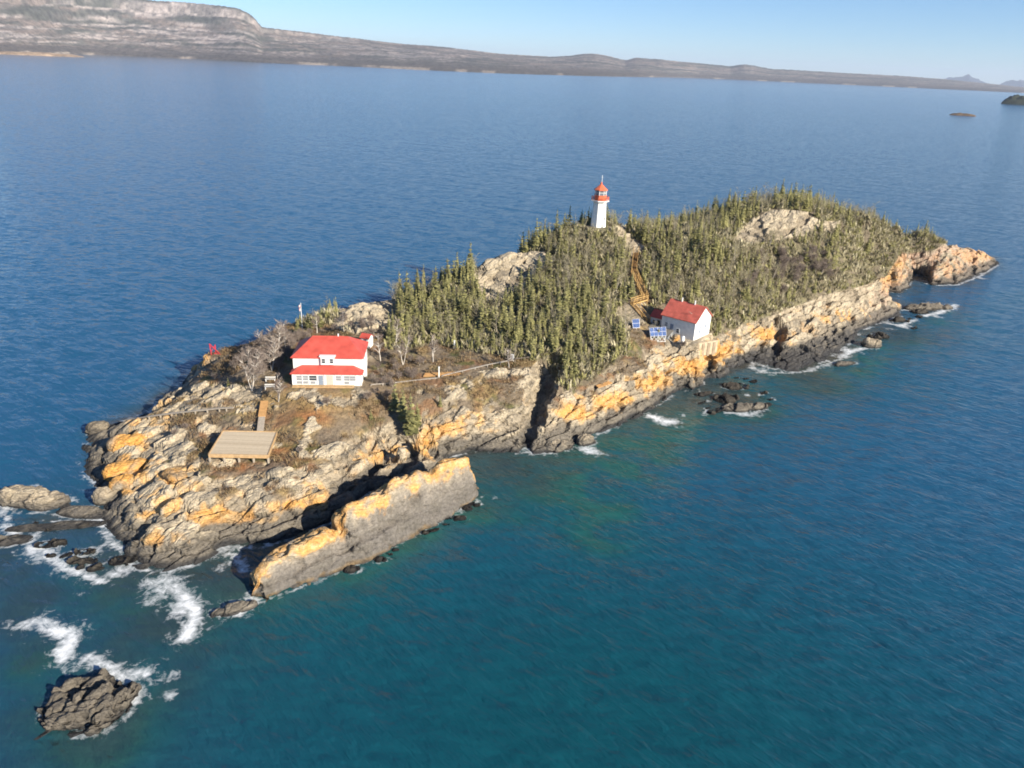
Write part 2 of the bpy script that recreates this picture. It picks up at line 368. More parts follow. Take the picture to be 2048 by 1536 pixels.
carve(uv_of(P(1548, 712, .5)), uv_of(P(1560, 668, 3)), 1.6, 0.2, 2.5, 2.5)
def level(cx, cy, hw, hd, rz, z, soft=2.0):
    global GZ
    xy = O2 + _gu[..., None] * UA + _gv[..., None] * VA
    dx = xy[..., 0] - cx; dy = xy[..., 1] - cy; c, s_ = math.cos(rz), math.sin(rz)
    lx = np.abs(dx * c + dy * s_) - hw; ly = np.abs(-dx * s_ + dy * c) - hd
    d = np.maximum(lx, 0) ** 2 + np.maximum(ly, 0) ** 2
    k = np.exp(-d / soft ** 2); k = np.where((lx < 0) & (ly < 0), 1, k)
    GZ = GZ * (1 - k) + z * k
H1_RZ = RAD(5.0); H1_C = np.array([-34.1, 130.6]); H1_Z = 9.0
level(-34.5, 136, 7.5, 6.5, H1_RZ, 8.98, 1.5)
H2_RZ = RAD(-39.5); H2_Z = 8.6
H2_C = np.array([40.82, 166.85]) + .5 * (np.array([34.17, 172.33]) - np.array([40.82, 166.85])) + .5 * np.array([5.07, 5.64])
level(39.4, 171.6, 5.3, 4.2, H2_RZ, 8.55, 1.0)
LH = P(1196, 452, 25.6)
level(LH[0], LH[1], 2.6, 2.6, 0, 25.5, 1.5)
def hgt(uv):
    uv = np.atleast_2d(uv)
    fu = np.clip((uv[:, 0] - GU[0]) / .5, 0, len(GU) - 1.001); fv = np.clip((uv[:, 1] - GV[0]) / .5, 0, len(GV) - 1.001)
    i = fu.astype(int); j = fv.astype(int); a = fu - i; b = fv - j
    return GZ[i, j] * (1 - a) * (1 - b) + GZ[i + 1, j] * a * (1 - b) + GZ[i, j + 1] * (1 - a) * b + GZ[i + 1, j + 1] * a * b
def ground(x, y): return float(hgt(uv_of(np.array([[x, y]])))[0])
def on_ground(px, py, z0=8.0):
    """the point of the ground seen at a pixel"""
    z = z0
    for _ in range(40):
        p = P(px, py, z); z = z * .6 + ground(p[0], p[1]) * .4
    return np.array([p[0], p[1], ground(p[0], p[1])])

# where trees grow: surveyed lower tree line, less the bare crags, clearings and paths
TL = np.array([(560,655),(620,655),(660,650),(700,668),(740,690),(800,703),(870,688),(930,705),(1000,712),(1080,722),(1130,782),(1180,765),(1250,712),(1290,678),(1425,676),(1480,652),(1560,624),(1650,590),(1735,568),(1775,552),(1800,508),(1865,502),(1895,484),(1912,470)], float)
BARE = [[(662,658),(680,608),(730,592),(795,602),(792,652),(740,670)], [(950,600),(950,522),(1000,510),(1090,503),(1095,530),(1060,575),(1000,608)],
    [(1465,482),(1490,450),(1540,420),(1622,425),(1640,452),(1622,470),(1560,482),(1500,492)], [(1648,440),(1678,444),(1672,466),(1640,458)],
    [(1225,456),(1248,452),(1296,500),(1262,512)], [(1222,622),(1280,598),(1302,640),(1258,662)]]
STAIR_PX = [(1272, 505, 19.6), (1267, 550, 17.0), (1291, 604, 13.0), (1264, 612, 12.4), (1296, 650, 9.2)]
STAIR = [P(*a) for a in STAIR_PX]
def seg_dist(xy, a, b):
    d = b - a; t = np.clip(((xy - a) @ d) / (d @ d), 0, 1); return np.linalg.norm(xy - a - t[:, None] * d, axis=1)
def forest_ok(X):
    """X: n x 3 ground points -> bool"""
    px, py = project(X); uv = uv_of(X)
    ok = (py < np.interp(px, TL[:, 0], TL[:, 1])) & (px > 600) & (X[:, 2] > 3.0)
    ok &= (px < 1925)
    for b in BARE: ok &= ~in_poly(px, py, b)
    xy = X[:, :2]
    for i in range(len(STAIR) - 1): ok &= seg_dist(xy, STAIR[i][:2], STAIR[i + 1][:2]) > 1.5
    ok &= np.hypot(xy[:, 0] - LH[0], xy[:, 1] - LH[1]) > 3.0
    ok &= ~in_poly(px, py, [(1250, 625), (1300, 625), (1305, 705), (1255, 700)])
    d = xy - H2_C; c, s_ = math.cos(H2_RZ), math.sin(H2_RZ)
    lx = d[:, 0] * c + d[:, 1] * s_; ly = -d[:, 0] * s_ + d[:, 1] * c
    ok &= ~((lx > -9.5) & (lx < 6.0) & (ly > -8) & (ly < 5.2))
    ok &= np.hypot(xy[:, 0] + 31, xy[:, 1] - 149.6) > 5
    return ok

# ------------------------------------------------------------------ the island
def blocks(p, amp=1.0, s=0):
    """fractured rock: outward shift of a point"""
    c, s_ = math.cos(.9), math.sin(.9)
    q = np.stack([p[:, 0] * c + p[:, 1] * s_, -p[:, 0] * s_ + p[:, 1] * c, p[:, 2]], 1)
    q = np.stack([q[:, 0], q[:, 1] * .94 - q[:, 2] * .34, q[:, 1] * .34 + q[:, 2] * .94], 1)      # dipping beds
    q = q + (fbm(p / 3.0, 3, s + 40) - .5)[:, None] * .6
    a1, a2, r1, d1 = cells(q / np.array([5.2, 3.0, 1.7]), s)
    b1, b2, r2, d2 = cells(q / np.array([2.0, 1.3, .75]), s + 20)
    tilt = d1[:, 0] * (r1 - .5) * 1.2 + d1[:, 1] * (.5 - r1) * .9 + d1[:, 2] * .45
    disp = 1.25 * (r1 - .5) + tilt * .8 + .40 * (r2 - .5) - .60 * np.exp(-(a2 - a1) / .05) - .16 * np.exp(-(b2 - b1) / .08)
    disp += .7 * (fbm(p / 5.0, 3, s + 60) - .5) + .15 * (fbm(p / .7, 3, s + 70) - .5)
    return disp * amp, r1, r2, (a2 - a1)
def normals_grid(X):
    du = np.gradient(X, axis=0); dv = np.gradient(X, axis=1); n = np.cross(du, dv); return n / (np.linalg.norm(n, axis=-1, keepdims=True) + 1e-9)
US = np.concatenate([np.arange(-84, 100, .30), np.arange(100, 278, .48)])
NR = 380
rows = []
for u in US:
    vv = np.arange(-22, 104, .2); z = hgt(np.stack([np.full(len(vv), u), vv], 1))
    L_ = np.hypot(np.diff(vv), np.diff(z)); zz = (z[1:] + z[:-1]) / 2; L_ = L_ * np.where(zz < -.8, .06, 1.0)
    vm = (vv[1:] + vv[:-1]) / 2; L_ = L_ * np.where(vm > 66, .45, 1.0)
    s_ = np.concatenate([[0], np.cumsum(L_)]); rows.append(np.interp(np.linspace(0, s_[-1], NR), s_, vv))
VV = np.array(rows); UU = np.repeat(US[:, None], NR, 1)
uvg = np.stack([UU.ravel(), VV.ravel()], 1); Zg = hgt(uvg)
X = np.concatenate([xy_of(uvg), Zg[:, None]], 1)
Xg = X.reshape(len(US), NR, 3); Ng = normals_grid(Xg); Ng = np.where(Ng[..., 2:] < 0, -Ng, Ng)
slope = Ng[..., 2].ravel(); N = Ng.reshape(-1, 3)
px, py = project(X)
forest = forest_ok(X).astype(float)
z = X[:, 2]
n1 = fbm(X / 9.0, 4, 1); n2 = fbm(X / 2.2, 4, 5); n3 = fbm(X / 22.0, 3, 9); n4 = fbm(X / 1.0, 3, 13)
soil = sstep(.72, .90, slope + (n2 - .5) * .35) * sstep(3.6, 6.2, z + (n1 - .5) * 5)
ROCKY = [[(840,880),(845,815),(890,775),(960,742),(1085,732),(1085,860),(1000,908),(880,920)], [(1112,880),(1118,800),(1200,765),(1300,735),(1380,700),(1450,690),(1470,720),(1300,810)], [(315,790),(420,765),(525,775),(520,815),(420,815),(330,850)], [(180,860),(330,850),(400,900),(400,960),(560,940),(700,925),(845,880),(840,930),(690,1030),(560,1080),(200,1100)], [(620,905),(720,870),(790,840),(850,860),(840,900),(700,940)]]
for b in ROCKY: soil = np.where(in_poly(px, py, b), soil * sstep(.50, .66, n1 * .6 + n2 * .4) * .85, soil)
soil = soil * (1 - .8 * sstep(.55, .66, fbm(X / 2.8, 4, 19)) * (px < 900) * (py > 770))
soil = np.maximum(soil * (px < 1330), forest)
for b in BARE: soil = np.where(in_poly(px, py, b), np.minimum(soil, .25 * n2), soil)
rockm = 1 - soil
xy = X[:, :2]
def near_box(c, rz, hw, hd, soft=1.5):
    d = xy - np.array(c); co, si = math.cos(rz), math.sin(rz)
    lx = np.maximum(np.abs(d[:, 0] * co + d[:, 1] * si) - hw, 0); ly = np.maximum(np.abs(-d[:, 0] * si + d[:, 1] * co) - hd, 0)
    return np.exp(-(lx ** 2 + ly ** 2) / soft ** 2)
pad = np.maximum(near_box((-34.5, 136), H1_RZ, 8, 7), near_box((39.4, 171.6), H2_RZ, 5.0, 4.0, .8))
pad = np.maximum(pad, np.exp(-(np.hypot(xy[:, 0] - LH[0], xy[:, 1] - LH[1]) / 3.5) ** 4))
for i in range(len(STAIR) - 1): pad = np.maximum(pad, np.exp(-(seg_dist(xy, STAIR[i][:2], STAIR[i + 1][:2]) / 1.6) ** 4))
pad = np.maximum(pad, near_box(P(1318, 668, 9)[:2], H2_RZ, 2.5, 3.0, 1.0)); pad = np.maximum(pad, near_box(P(1272, 648, 9.6)[:2], 0, 1.0, 1.0, .8))
disp, r1, r2, crack = blocks(X, 1.0, 100)
amp = rockm * sstep(-1.5, .4, z + .8) * (1 - pad)
lowres = np.where(z < 1.0, .6, 1.0)
X2 = X + N * (disp * amp * lowres)[:, None]
X2[:, 2] += (n4 - .5) * .5 * soil * (1 - pad) + (n1 - .5) * 1.0 * soil * (1 - pad)
z = X2[:, 2]
# colours of the ground itself: stone, lichen, wet dark stone, dry grass and heath
GREY, PALE, DARK, WET, ORANGE = (.290, .240, .172), (.47, .395, .28), (.125, .112, .094), (.040, .039, .038), (.58, .305, .085)
C = np.tile(np.array(GREY), (len(X), 1))
C = mixc(C, PALE, sstep(.34, .66, n2 * .5 + r1 * .35 + n3 * .15 + (slope - .5) * .15))
C = mixc(C, DARK, sstep(.62, .84, n1 * .4 + r2 * .6) * .6)
C = C * (.85 + .3 * n4)[:, None]
def blob(l):
    k = np.zeros(len(X))
    for bx, by, rx, ry, st in l:
        k = np.maximum(k, st * np.exp(-(((px - bx) / rx) ** 2 + ((py - by) / ry) ** 2)))
    return k
LICH = [(260,880,38,18,1),(260,935,45,22,1),(345,955,40,26,1),(235,985,25,20,.6),(345,1015,60,22,.8),(450,1030,120,22,1),(590,1010,90,26,.9),(300,1080,35,14,1.1),(370,1078,40,12,.7),(645,985,50,30,.6),
    (780,915,60,22,.8),(855,895,24,26,1.2),(880,860,45,18,1.1),(940,840,40,20,.8),(980,800,40,30,.5),(1150,822,45,20,1.1),(1220,800,60,18,1.1),(1310,765,60,18,1),(1380,735,50,18,1.1),(1440,705,45,22,1.0),(1530,668,45,18,.9),
    (1690,635,40,14,.7),(1780,555,36,22,.9),(1795,525,22,26,1),(1900,535,40,30,.6),(1950,510,50,20,.8),(1985,512,20,12,1),(445,705,50,26,1.1),(410,715,20,20,1),(330,830,40,14,.8),(300,850,50,10,.7),(1300,700,30,10,.7),(640,690,20,10,.6)]
lich = blob(LICH) * rockm * sstep(1.0, 2.4, z + (n1 - .5) * 2)
lich = sstep(.22, .66, lich * .85 + ((n2 - .5) * 1.6 + (n4 - .5) * .9) * (lich > .04))
band = rockm * sstep(1.8, 3.0, z) * (1 - sstep(5.5, 7.5, z)) * sstep(.56, .70, n1 * .5 + n2 * .5)
C = mixc(C, ORANGE, np.clip(np.maximum(lich * .92, band * .55), 0, 1))
C = mixc(C, (.58, .42, .22), lich * sstep(.45, .7, n4) * .7)
right = sstep(1700, 1800, px)
C = mixc(C, (.46, .31, .23), right * rockm * sstep(.35, .6, n2) * .6)
hw = 1.75 + (n1 - .5) * 2.0
C = mixc(C, DARK, (1 - sstep(hw, hw + 1.2, z)) * .85 * (1 - .5 * lich))
C = mixc(C, WET, (1 - sstep(.25, .8, z + (n2 - .5) * .6)))
shelf = in_poly(px, py, [(1400, 770), (1470, 705), (1560, 690), (1700, 660), (1770, 640), (1820, 600), (1830, 650), (1700, 720), (1600, 760), (1480, 790)])
C = mixc(C, (.055, .054, .054), shelf * sstep(.35, .6, n2 + .1) * (1 - sstep(1.2, 2.6, z)) * .8)
# soils
veg = np.tile(np.array((.185, .145, .100)), (len(X), 1))
veg = mixc(veg, (.22, .115, .055), sstep(.54, .68, fbm(X / 3.0, 4, 31)) * .75)
veg = mixc(veg, (.30, .215, .10), sstep(.52, .66, fbm(X / 5.0, 4, 37)))
veg = mixc(veg, (.10, .105, .035), sstep(.56, .70, fbm(X / 3.0, 4, 43)) * .8)
lawn = np.exp(-(((px - 640) / 110) ** 2 + ((py - 805) / 30) ** 2))
veg = mixc(veg, (.31, .205, .09), np.clip(lawn * 1.2, 0, 1) * .75)
veg = mixc(veg, (.30, .135, .055), np.clip(blob([(620,835,45,18,1),(560,900,30,12,.8),(640,925,60,16,.9),(755,890,30,20,1),(480,932,60,10,.9),(790,755,30,10,.7)]) * 1.2 - .1, 0, 1) * sstep(.35, .55, n2))
lhk = np.exp(-(np.hypot(xy[:, 0] - LH[0], xy[:, 1] - LH[1]) / 6) ** 4); forest = np.maximum(forest, lhk)
floor = mixc(np.tile(np.array((.150, .122, .085)), (len(X), 1)), (.20, .175, .10), sstep(.4, .65, n2))
veg = veg * (1 - forest[:, None]) + floor * forest[:, None]
soilc = sstep(.35, .65, soil + (n4 - .5) * .5)
C = C * (1 - soilc[:, None]) + veg * soilc[:, None]
C = np.clip(C, .004, .9)
iu, iv = np.meshgrid(np.arange(len(US) - 1), np.arange(NR - 1), indexing='ij')
i0 = (iu * NR + iv).ravel(); Q = np.stack([i0, i0 + NR, i0 + NR + 1, i0 + 1], 1)
land = put("island_terrain", quads_mesh("island_terrain", X2, Q, M['rock'], False, {'col': ('FLOAT_COLOR', np.concatenate([C, (1 - soilc)[:, None]], 1))}))
tag(land, kind='structure')

# ------------------------------------------------------------------ far shores
MAIN = np.array([(-60,108,-24,8.6),(0,107,-20,8.6),(120,108,-16,8.6),(250,112,-5,8.7),(310,115,2,8.8),(380,118,6,8.9),(440,121,12,9.0),(478,123,18,9.0),(498,124,28,9.0),(508,125,36,9.0),(516,125,46,9.0),(524,126,55,9.0),(600,129,64,10.0),(700,133,76,10.5),(800,138,88,11),(860,141,92,11),(900,143,96,11),
    (1000,147,108,11.5),(1100,150,114,12),(1140,151,112,13),(1165,152,108,13),(1190,153,108,13),(1215,153,112,13),(1250,154,121,13),(1272,154,116,13),(1300,154,118,13),(1320,155,119,13),(1345,155,122,13),(1400,155,127,13.5),(1460,157,133,13.5),(1488,158,129,13.5),(1505,158,131,13.5),(1540,160,138,14),(1600,163,141,14.5),(1700,168,147,15),(1800,173,152,15.5),(1880,176,158,16),(1980,181,168,17),(2048,185,175,17.5),(2120,190,184,18)], float)
cx = np.arange(-60, 2121, 3.0)
ysh = np.interp(cx, MAIN[:, 0], MAIN[:, 1]) + (fbm(np.stack([cx / 60, cx * 0, cx * 0], 1), 3, 90) - .5) * .7; ysk = np.interp(cx, MAIN[:, 0], MAIN[:, 2]); drg = np.interp(cx, MAIN[:, 0], MAIN[:, 3]) * 1000
NT = 44; tt = np.linspace(0, 1, NT)
sm = lambda a, k: np.convolve(np.pad(a, k, mode='edge'), np.hanning(2 * k + 3)[1:-1] / np.hanning(2 * k + 3).sum(), 'valid')
drg = sm(drg, 40); ysh = sm(ysh, 8)
Lx = np.zeros((len(cx), NT + 2, 3)); 
DS = []
for i, x in enumerate(cx):
    r0 = ray(x, ysh[i]); DS.append(65.0 / max(.0052, -r0[2] / math.hypot(r0[0], r0[1])))
DS = sm(np.array(DS), 30); drg = sm(np.maximum(drg, DS + 1500), 30)
for i, x in enumerate(cx):
    r0 = ray(x, ysh[i]); ds = DS[i]; h0 = r0[:2] / np.linalg.norm(r0[:2])
    r1_ = ray(x, ysk[i]); e1 = r1_[2] / math.hypot(r1_[0], r1_[1]); h1 = r1_[:2] / np.linalg.norm(r1_[:2]); dr = drg[i]; zr = 65 + e1 * dr
    mesa = float(np.interp(x, [0, 420, 700, 900], [1, 1, .3, .2]))
    for j, tj in enumerate(tt):
        d = ds + (dr - ds) * tj; hd = h0 * (1 - tj) + h1 * tj
        f = (1 - mesa) * tj ** 1.1 + mesa * np.interp(tj, [0, .35, .62, .78, .84, .93, .96, 1], [0, .12, .36, .52, .66, .80, .97, 1.0])
        Lx[i, j] = (hd[0] * d, hd[1] * d, -1.5 if j == 0 else 4 + (zr - 4) * f)
    Lx[i, NT] = (h1[0] * (dr + 1500), h1[1] * (dr + 1500), zr * .9); Lx[i, NT + 1] = (h1[0] * (dr + 4000), h1[1] * (dr + 4000), -5)
NT += 2
LP = Lx.reshape(-1, 3)
q_ = np.stack([np.repeat(cx, NT) / 34, np.tile(np.arange(NT), len(cx)) / 2.4, np.zeros(len(LP))], 1)
ln = fbm(q_, 5, 91); ln2 = fbm(q_ * np.array([.5, 1.4, 1]), 4, 95)
tj_ = np.tile(np.arange(NT) / (NT - 3), len(cx))
LP[:, 2] += (ln - .5) * 26 * sstep(.04, .3, tj_) * (tj_ < .97) + rng.random(len(LP)) * 7 * (tj_ > .02)
LC = np.tile(np.array((.195, .160, .135)), (len(LP), 1)); pxr = np.repeat(cx, NT)
LC = mixc(LC, (.085, .085, .070), sstep(.45, .6, ln2))
pale = sstep(.50, .60, fbm(q_ * np.array([.35, 1.7, 1]), 4, 99)) * np.interp(pxr, [0, 420, 520, 900, 1000, 2048], [1, 1, .5, .6, .35, .25]) * sstep(.16, .3, tj_)
LC = mixc(LC, (.40, .345, .315), pale * .9)
LC = mixc(LC, (.10, .098, .088), sstep(.46, .56, fbm(q_ * np.array([3.0, 2.2, 1]), 5, 107)) * .6)
LC = mixc(LC, (.105, .092, .078), (1 - sstep(.14, .50, tj_ + (ln2 - .5) * .25)) * .85)
LC = mixc(LC, (.36, .30, .24), (tj_ < .05) * sstep(.55, .65, fbm(np.stack([pxr / 25, pxr * 0, pxr * 0], 1), 3, 101)) * .7)
def land_material(name):
    mt, t, b, L = nodes_of(name)
    at = t.nodes.new("ShaderNodeAttribute"); at.attribute_name = "col"; tc = t.nodes.new("ShaderNodeTexCoord")
    n = t.nodes.new("ShaderNodeTexNoise"); n.inputs["Scale"].default_value = .02; n.inputs["Detail"].default_value = 8; n.inputs["Roughness"].default_value = .75; L(tc.outputs["Object"], n.inputs["Vector"])
    mr = t.nodes.new("ShaderNodeMapRange"); mr.inputs[1].default_value = .35; mr.inputs[2].default_value = .65; mr.inputs[3].default_value = .5; mr.inputs[4].default_value = 1.5; L(n.outputs["Fac"], mr.inputs[0])
    mx = t.nodes.new("ShaderNodeVectorMath"); mx.operation = 'SCALE'; L(at.outputs["Color"], mx.inputs[0]); L(mr.outputs[0], mx.inputs["Scale"]); L(mx.outputs[0], b.inputs["Base Color"]); b.inputs["Roughness"].default_value = .95; b.inputs["Specular IOR Level"].default_value = .05
    return mt
M['land'] = land_material("wooded_land")
iu, iv = np.meshgrid(np.arange(len(cx) - 1), np.arange(NT - 1), indexing='ij'); i0 = (iu * NT + iv).ravel()
tag(put("mainland_hills", quads_mesh("mainland_hills", LP, np.stack([i0, i0 + NT, i0 + NT + 1, i0 + 1], 1), M['land'], True, {'col': ('FLOAT_COLOR', LC)})), kind='structure')
def mound(name, px_, py_, wpx, hpx, col, dist=None, depth=.5, seed=0):
    r0 = ray(px_, py_); hd = math.hypot(r0[0], r0[1]); d = dist or 65.0 * hd / -r0[2]
    c = r0[:2] / hd * d; sc_ = d * math.hypot(1, 0) / F / (ray(1024, 130)[1]); W_ = wpx * d / F; H_ = hpx * d / F
    n, k = 48, 14; V = []
    side = np.array([c[1], -c[0]]) / d; fw = c / d
    for i in range(n + 1):
        s = i / n * 2 - 1
        for j in range(k + 1):
            a = j / k * 2 - 1
            zz = H_ * max(0, 1 - s * s) ** .6 * max(0, 1 - a * a) ** .6
            V.append((*(c + side * s * W_ / 2 + fw * a * W_ * depth / 2), zz - .3))
    V = np.array(V); nn = fbm(V / (W_ / 9), 4, seed); V[:, 2] = np.where(V[:, 2] > -.2, V[:, 2] * (.55 + .9 * nn), V[:, 2] - 1)
    cc = np.tile(np.array(col), (len(V), 1)) * (.5 + nn)[:, None]
    iu, iv = np.meshgrid(np.arange(n), np.arange(k), indexing='ij'); i0 = (iu * (k + 1) + iv).ravel()
    return tag(put(name, quads_mesh(name, V, np.stack([i0, i0 + k + 1, i0 + k + 2, i0 + 1], 1), M['land'], True, {'col': ('FLOAT_COLOR', cc)})), kind='structure')
mound("wooded_islet_terrain", 2036, 209, 48, 13, (.045, .05, .032), None, .6, 3)
mound("bare_islet_terrain", 1925, 231, 40, 4, (.20, .14, .09), None, .5, 5)
mound("low_islet_terrain", 50, 110, 170, 5, (.30, .22, .15), None, .3, 7)
mound("distant_hills", 1925, 170, 80, 15, (.05, .06, .07), 34000., .3, 11)
mound("distant_hills", 2035, 176, 60, 13, (.05, .06, .07), 34000., .3, 12)

# ------------------------------------------------------------------ rocks standing clear of the island
def tint_rock(V, N, base=0.0, orange=.0, s=0, pale=.5, dark=1.6):
    a = fbm(V / 2.0, 4, s + 1); b_ = fbm(V / .8, 4, s + 2); c1 = fbm(V / 5.0, 3, s + 3)
    c = np.tile(np.array(GREY), (len(V), 1)); c = mixc(c, PALE, sstep(.45, .65, a) * pale * 1.3)
    c = mixc(c, ORANGE, sstep(.40, .62, a * .5 + c1 * .5 + orange - .5) if orange else np.zeros(len(V)))
    h = V[:, 2] - base
    c = mixc(c, DARK, (1 - sstep(dark * .5, dark, h + (a - .5) * 1.6)) * .8)
    c = mixc(c, WET, 1 - sstep(.15, .55, h + (b_ - .5) * .5))
    return np.clip(c * (.75 + .5 * b_)[:, None], .004, .9)
ROCKF = []
def rock(name, px_, py_, rx, ry, rz, rot, seed, label, group=None, cat='rock', z0=0.0, flat=.35, amp=.75, orange=0., lean=(0, 0), sub=5, dark=1.6, tone=1.0, cell=1.15):
    bm = bmesh.new(); bmesh.ops.create_icosphere(bm, subdivisions=sub, radius=1)
    V = np.array([v.co[:] for v in bm.verts]); Fc = np.array([[v.index for v in f.verts] for f in bm.faces]); bm.free()
    n0 = V / np.linalg.norm(V, axis=1)[:, None]
    V = np.sign(V) * np.abs(V) ** .8                                            # blockier than a ball
    V = V * np.array([rx, ry, rz]); V[:, 0] += V[:, 2] * lean[0]; V[:, 1] += V[:, 2] * lean[1]
    d, r1_, r2_, ck = blocks(V * cell + seed * 13.7, 1.0, seed * 7)
    k = min(1.0, max(.42, min(rx, ry) / 3.2)) * amp
    nn = n0 / np.array([rx, ry, rz]); nn /= np.linalg.norm(nn, axis=1)[:, None]
    V = V + nn * (d * k)[:, None]
    c = P(px_, py_, z0); co, si = math.cos(rot), math.sin(rot); ROCKF.append((c[0], c[1], rx, ry, rot, z0))
    V = np.stack([V[:, 0] * co - V[:, 1] * si, V[:, 0] * si + V[:, 1] * co, V[:, 2]], 1)
    col = tint_rock(V + np.array([0, 0, z0]), nn, 0.0, orange, seed, dark=dark) * tone
    me = quads_mesh(name, V, Fc, M['rock'], False, {'col': ('FLOAT_COLOR', col)})
    o = put(name, me); o.location = (c[0], c[1], z0)
    return tag(o, label, cat, group)
G_L = "rocks off the left tip of the island"; G_R = "rocks off the right shore of the island"
rock("sea_rock", 72, 1003, 5.6, 2.6, 2.3, RAD(-8), 1, "flat grey wedge of rock standing in the surf off the island's left tip", G_L, lean=(-.6, 0))
rock("sea_rock", 168, 1026, 4.2, 1.5, .5, RAD(-5), 2, "low brown broken ledge between the grey wedge rock and the shore", G_L)
rock("sea_rock", 112, 1053, 6.8, 1.2, .36, RAD(12), 3, "long thin ledge awash just below the grey wedge rock", G_L)
rock("sea_rock", 14, 1082, 3.4, 1.4, .45, RAD(18), 4, "pale low rock at the picture's left edge with foam beside it", G_L)
rock("sea_rock", 178, 1412, 4.5, 3.8, 1.05, RAD(5), 5, "dark wave-washed rock ringed by surf at the lower left, split by a crack", G_L, amp=1.15, dark=5, tone=.8, cell=2.1)
rock("sea_rock", 468, 1220, 2.8, .9, .8, RAD(28), 6, "small pale rock in foam at the left foot of the long rock wall", G_L)
rock("sea_rock", 1488, 816, 5.2, 2.0, .8, RAD(18), 7, "dark low reef ringed with foam in front of the building with solar panels", G_R, amp=1.0, dark=3)
rock("sea_rock", 1742, 692, 2.6, 1.8, 2.0, RAD(20), 8, "squat dark boulder at the outer end of the black shelf", G_R)
rock("sea_rock", 1856, 617, 8.6, 2.4, 1.5, RAD(12), 9, "long black reef with white water below the far orange headland", G_R, amp=1.0, dark=2.6)
rock("sea_rock", 1776, 618, 4.6, 2.6, 2.6, RAD(15), 10, "tan angular boulder beside the long black reef", G_R, orange=.35)
rock("sea_rock", 1690, 728, 3.4, 1.2, .6, RAD(25), 11, "small black ledge breaking the foam at the edge of the shelf", G_R)
rock("shore_rock", 194, 860, 1.9, 1.6, 1.4, .4, 12, "dark grey boulder at the water's edge below the wooden boardwalk", None, z0=.3, tone=.6)
rock("shore_rock", 214, 990, 2.0, 1.4, 1.5, .7, 13, "rounded grey boulder at the shore, the lower of two in the notch", None, z0=.9)
rock("shore_rock", 246, 972, 2.0, 1.6, 1.6, .3, 14, "rounded orange-grey boulder at the shore, the upper of two in the notch", None, z0=1.8, orange=.55)
rock("shore_rock", 398, 742, 1.6, 1.3, 1.3, .2, 15, "tan boulder on the water side of the orange crag under the red derrick", None, z0=1.0, orange=.5)
rock("shore_rock", 1118, 894, 3.2, 1.6, 1.2, .6, 16, "low dark rock in surf at the foot of the second cliff", None, z0=.1)
rock("shore_rock", 1172, 884, 2.0, 1.2, 1.6, .5, 17, "pointed grey rock in foam right of the dark gully", None, z0=.2)
rock("shore_rock", 258, 888, 3.4, 1.9, 1.6, RAD(30), 18, "tilted block with orange lichen at the left end of the boardwalk", None, z0=2.3, orange=.55)
rock("shore_rock", 252, 940, 3.6, 1.6, 1.5, RAD(35), 19, "long tilted lichen-orange block above the notch boulders", None, z0=2.0, orange=.55)
rock("shore_rock", 350, 960, 3.0, 1.5, 1.5, RAD(-40), 20, "bright orange slanting block left of the wooden platform", None, z0=3.8, orange=.55)

def rubble(poly, n, label, group, r0, r1_, hz, seed):
    k = 0; xs = [q[0] for q in poly]; ys = [q[1] for q in poly]
    while k < n:
        x, y = rng.uniform(min(xs), max(xs)), rng.uniform(min(ys), max(ys))
        if not in_poly(np.array([x]), np.array([y]), poly)[0]: continue
        a = r0 + (r1_ - r0) * rng.random() ** 2.2; rock("reef_rock", x, y, a, a * rng.uniform(.3, .7), rng.uniform(*hz), RAD(rng.uniform(5, 50)), seed + k, label, group, sub=4, amp=1.3, dark=3, tone=.4); k += 1
rubble([(1330, 800), (1440, 752), (1520, 745), (1560, 760), (1540, 810), (1440, 825), (1380, 815)], 15, "low black wave-washed rock in the rubble before the white gabled building's shore", "black rubble rocks off the white building", .5, 3.2, (.08, .42), 800)
rubble([(1700, 690), (1790, 640), (1830, 610), (1900, 612), (1850, 650), (1760, 690)], 14, "dark wave-washed rock in the broken water below the far orange headland", "dark rocks off the far shore", .6, 3.0, (.2, .7), 830)
rubble([(60, 1045), (200, 1035), (225, 1090), (270, 1140), (200, 1165), (100, 1120)], 14, "brown rock awash in the surf off the island's near left corner", "rocks awash off the near left corner", .4, 2.2, (.08, .28), 850)
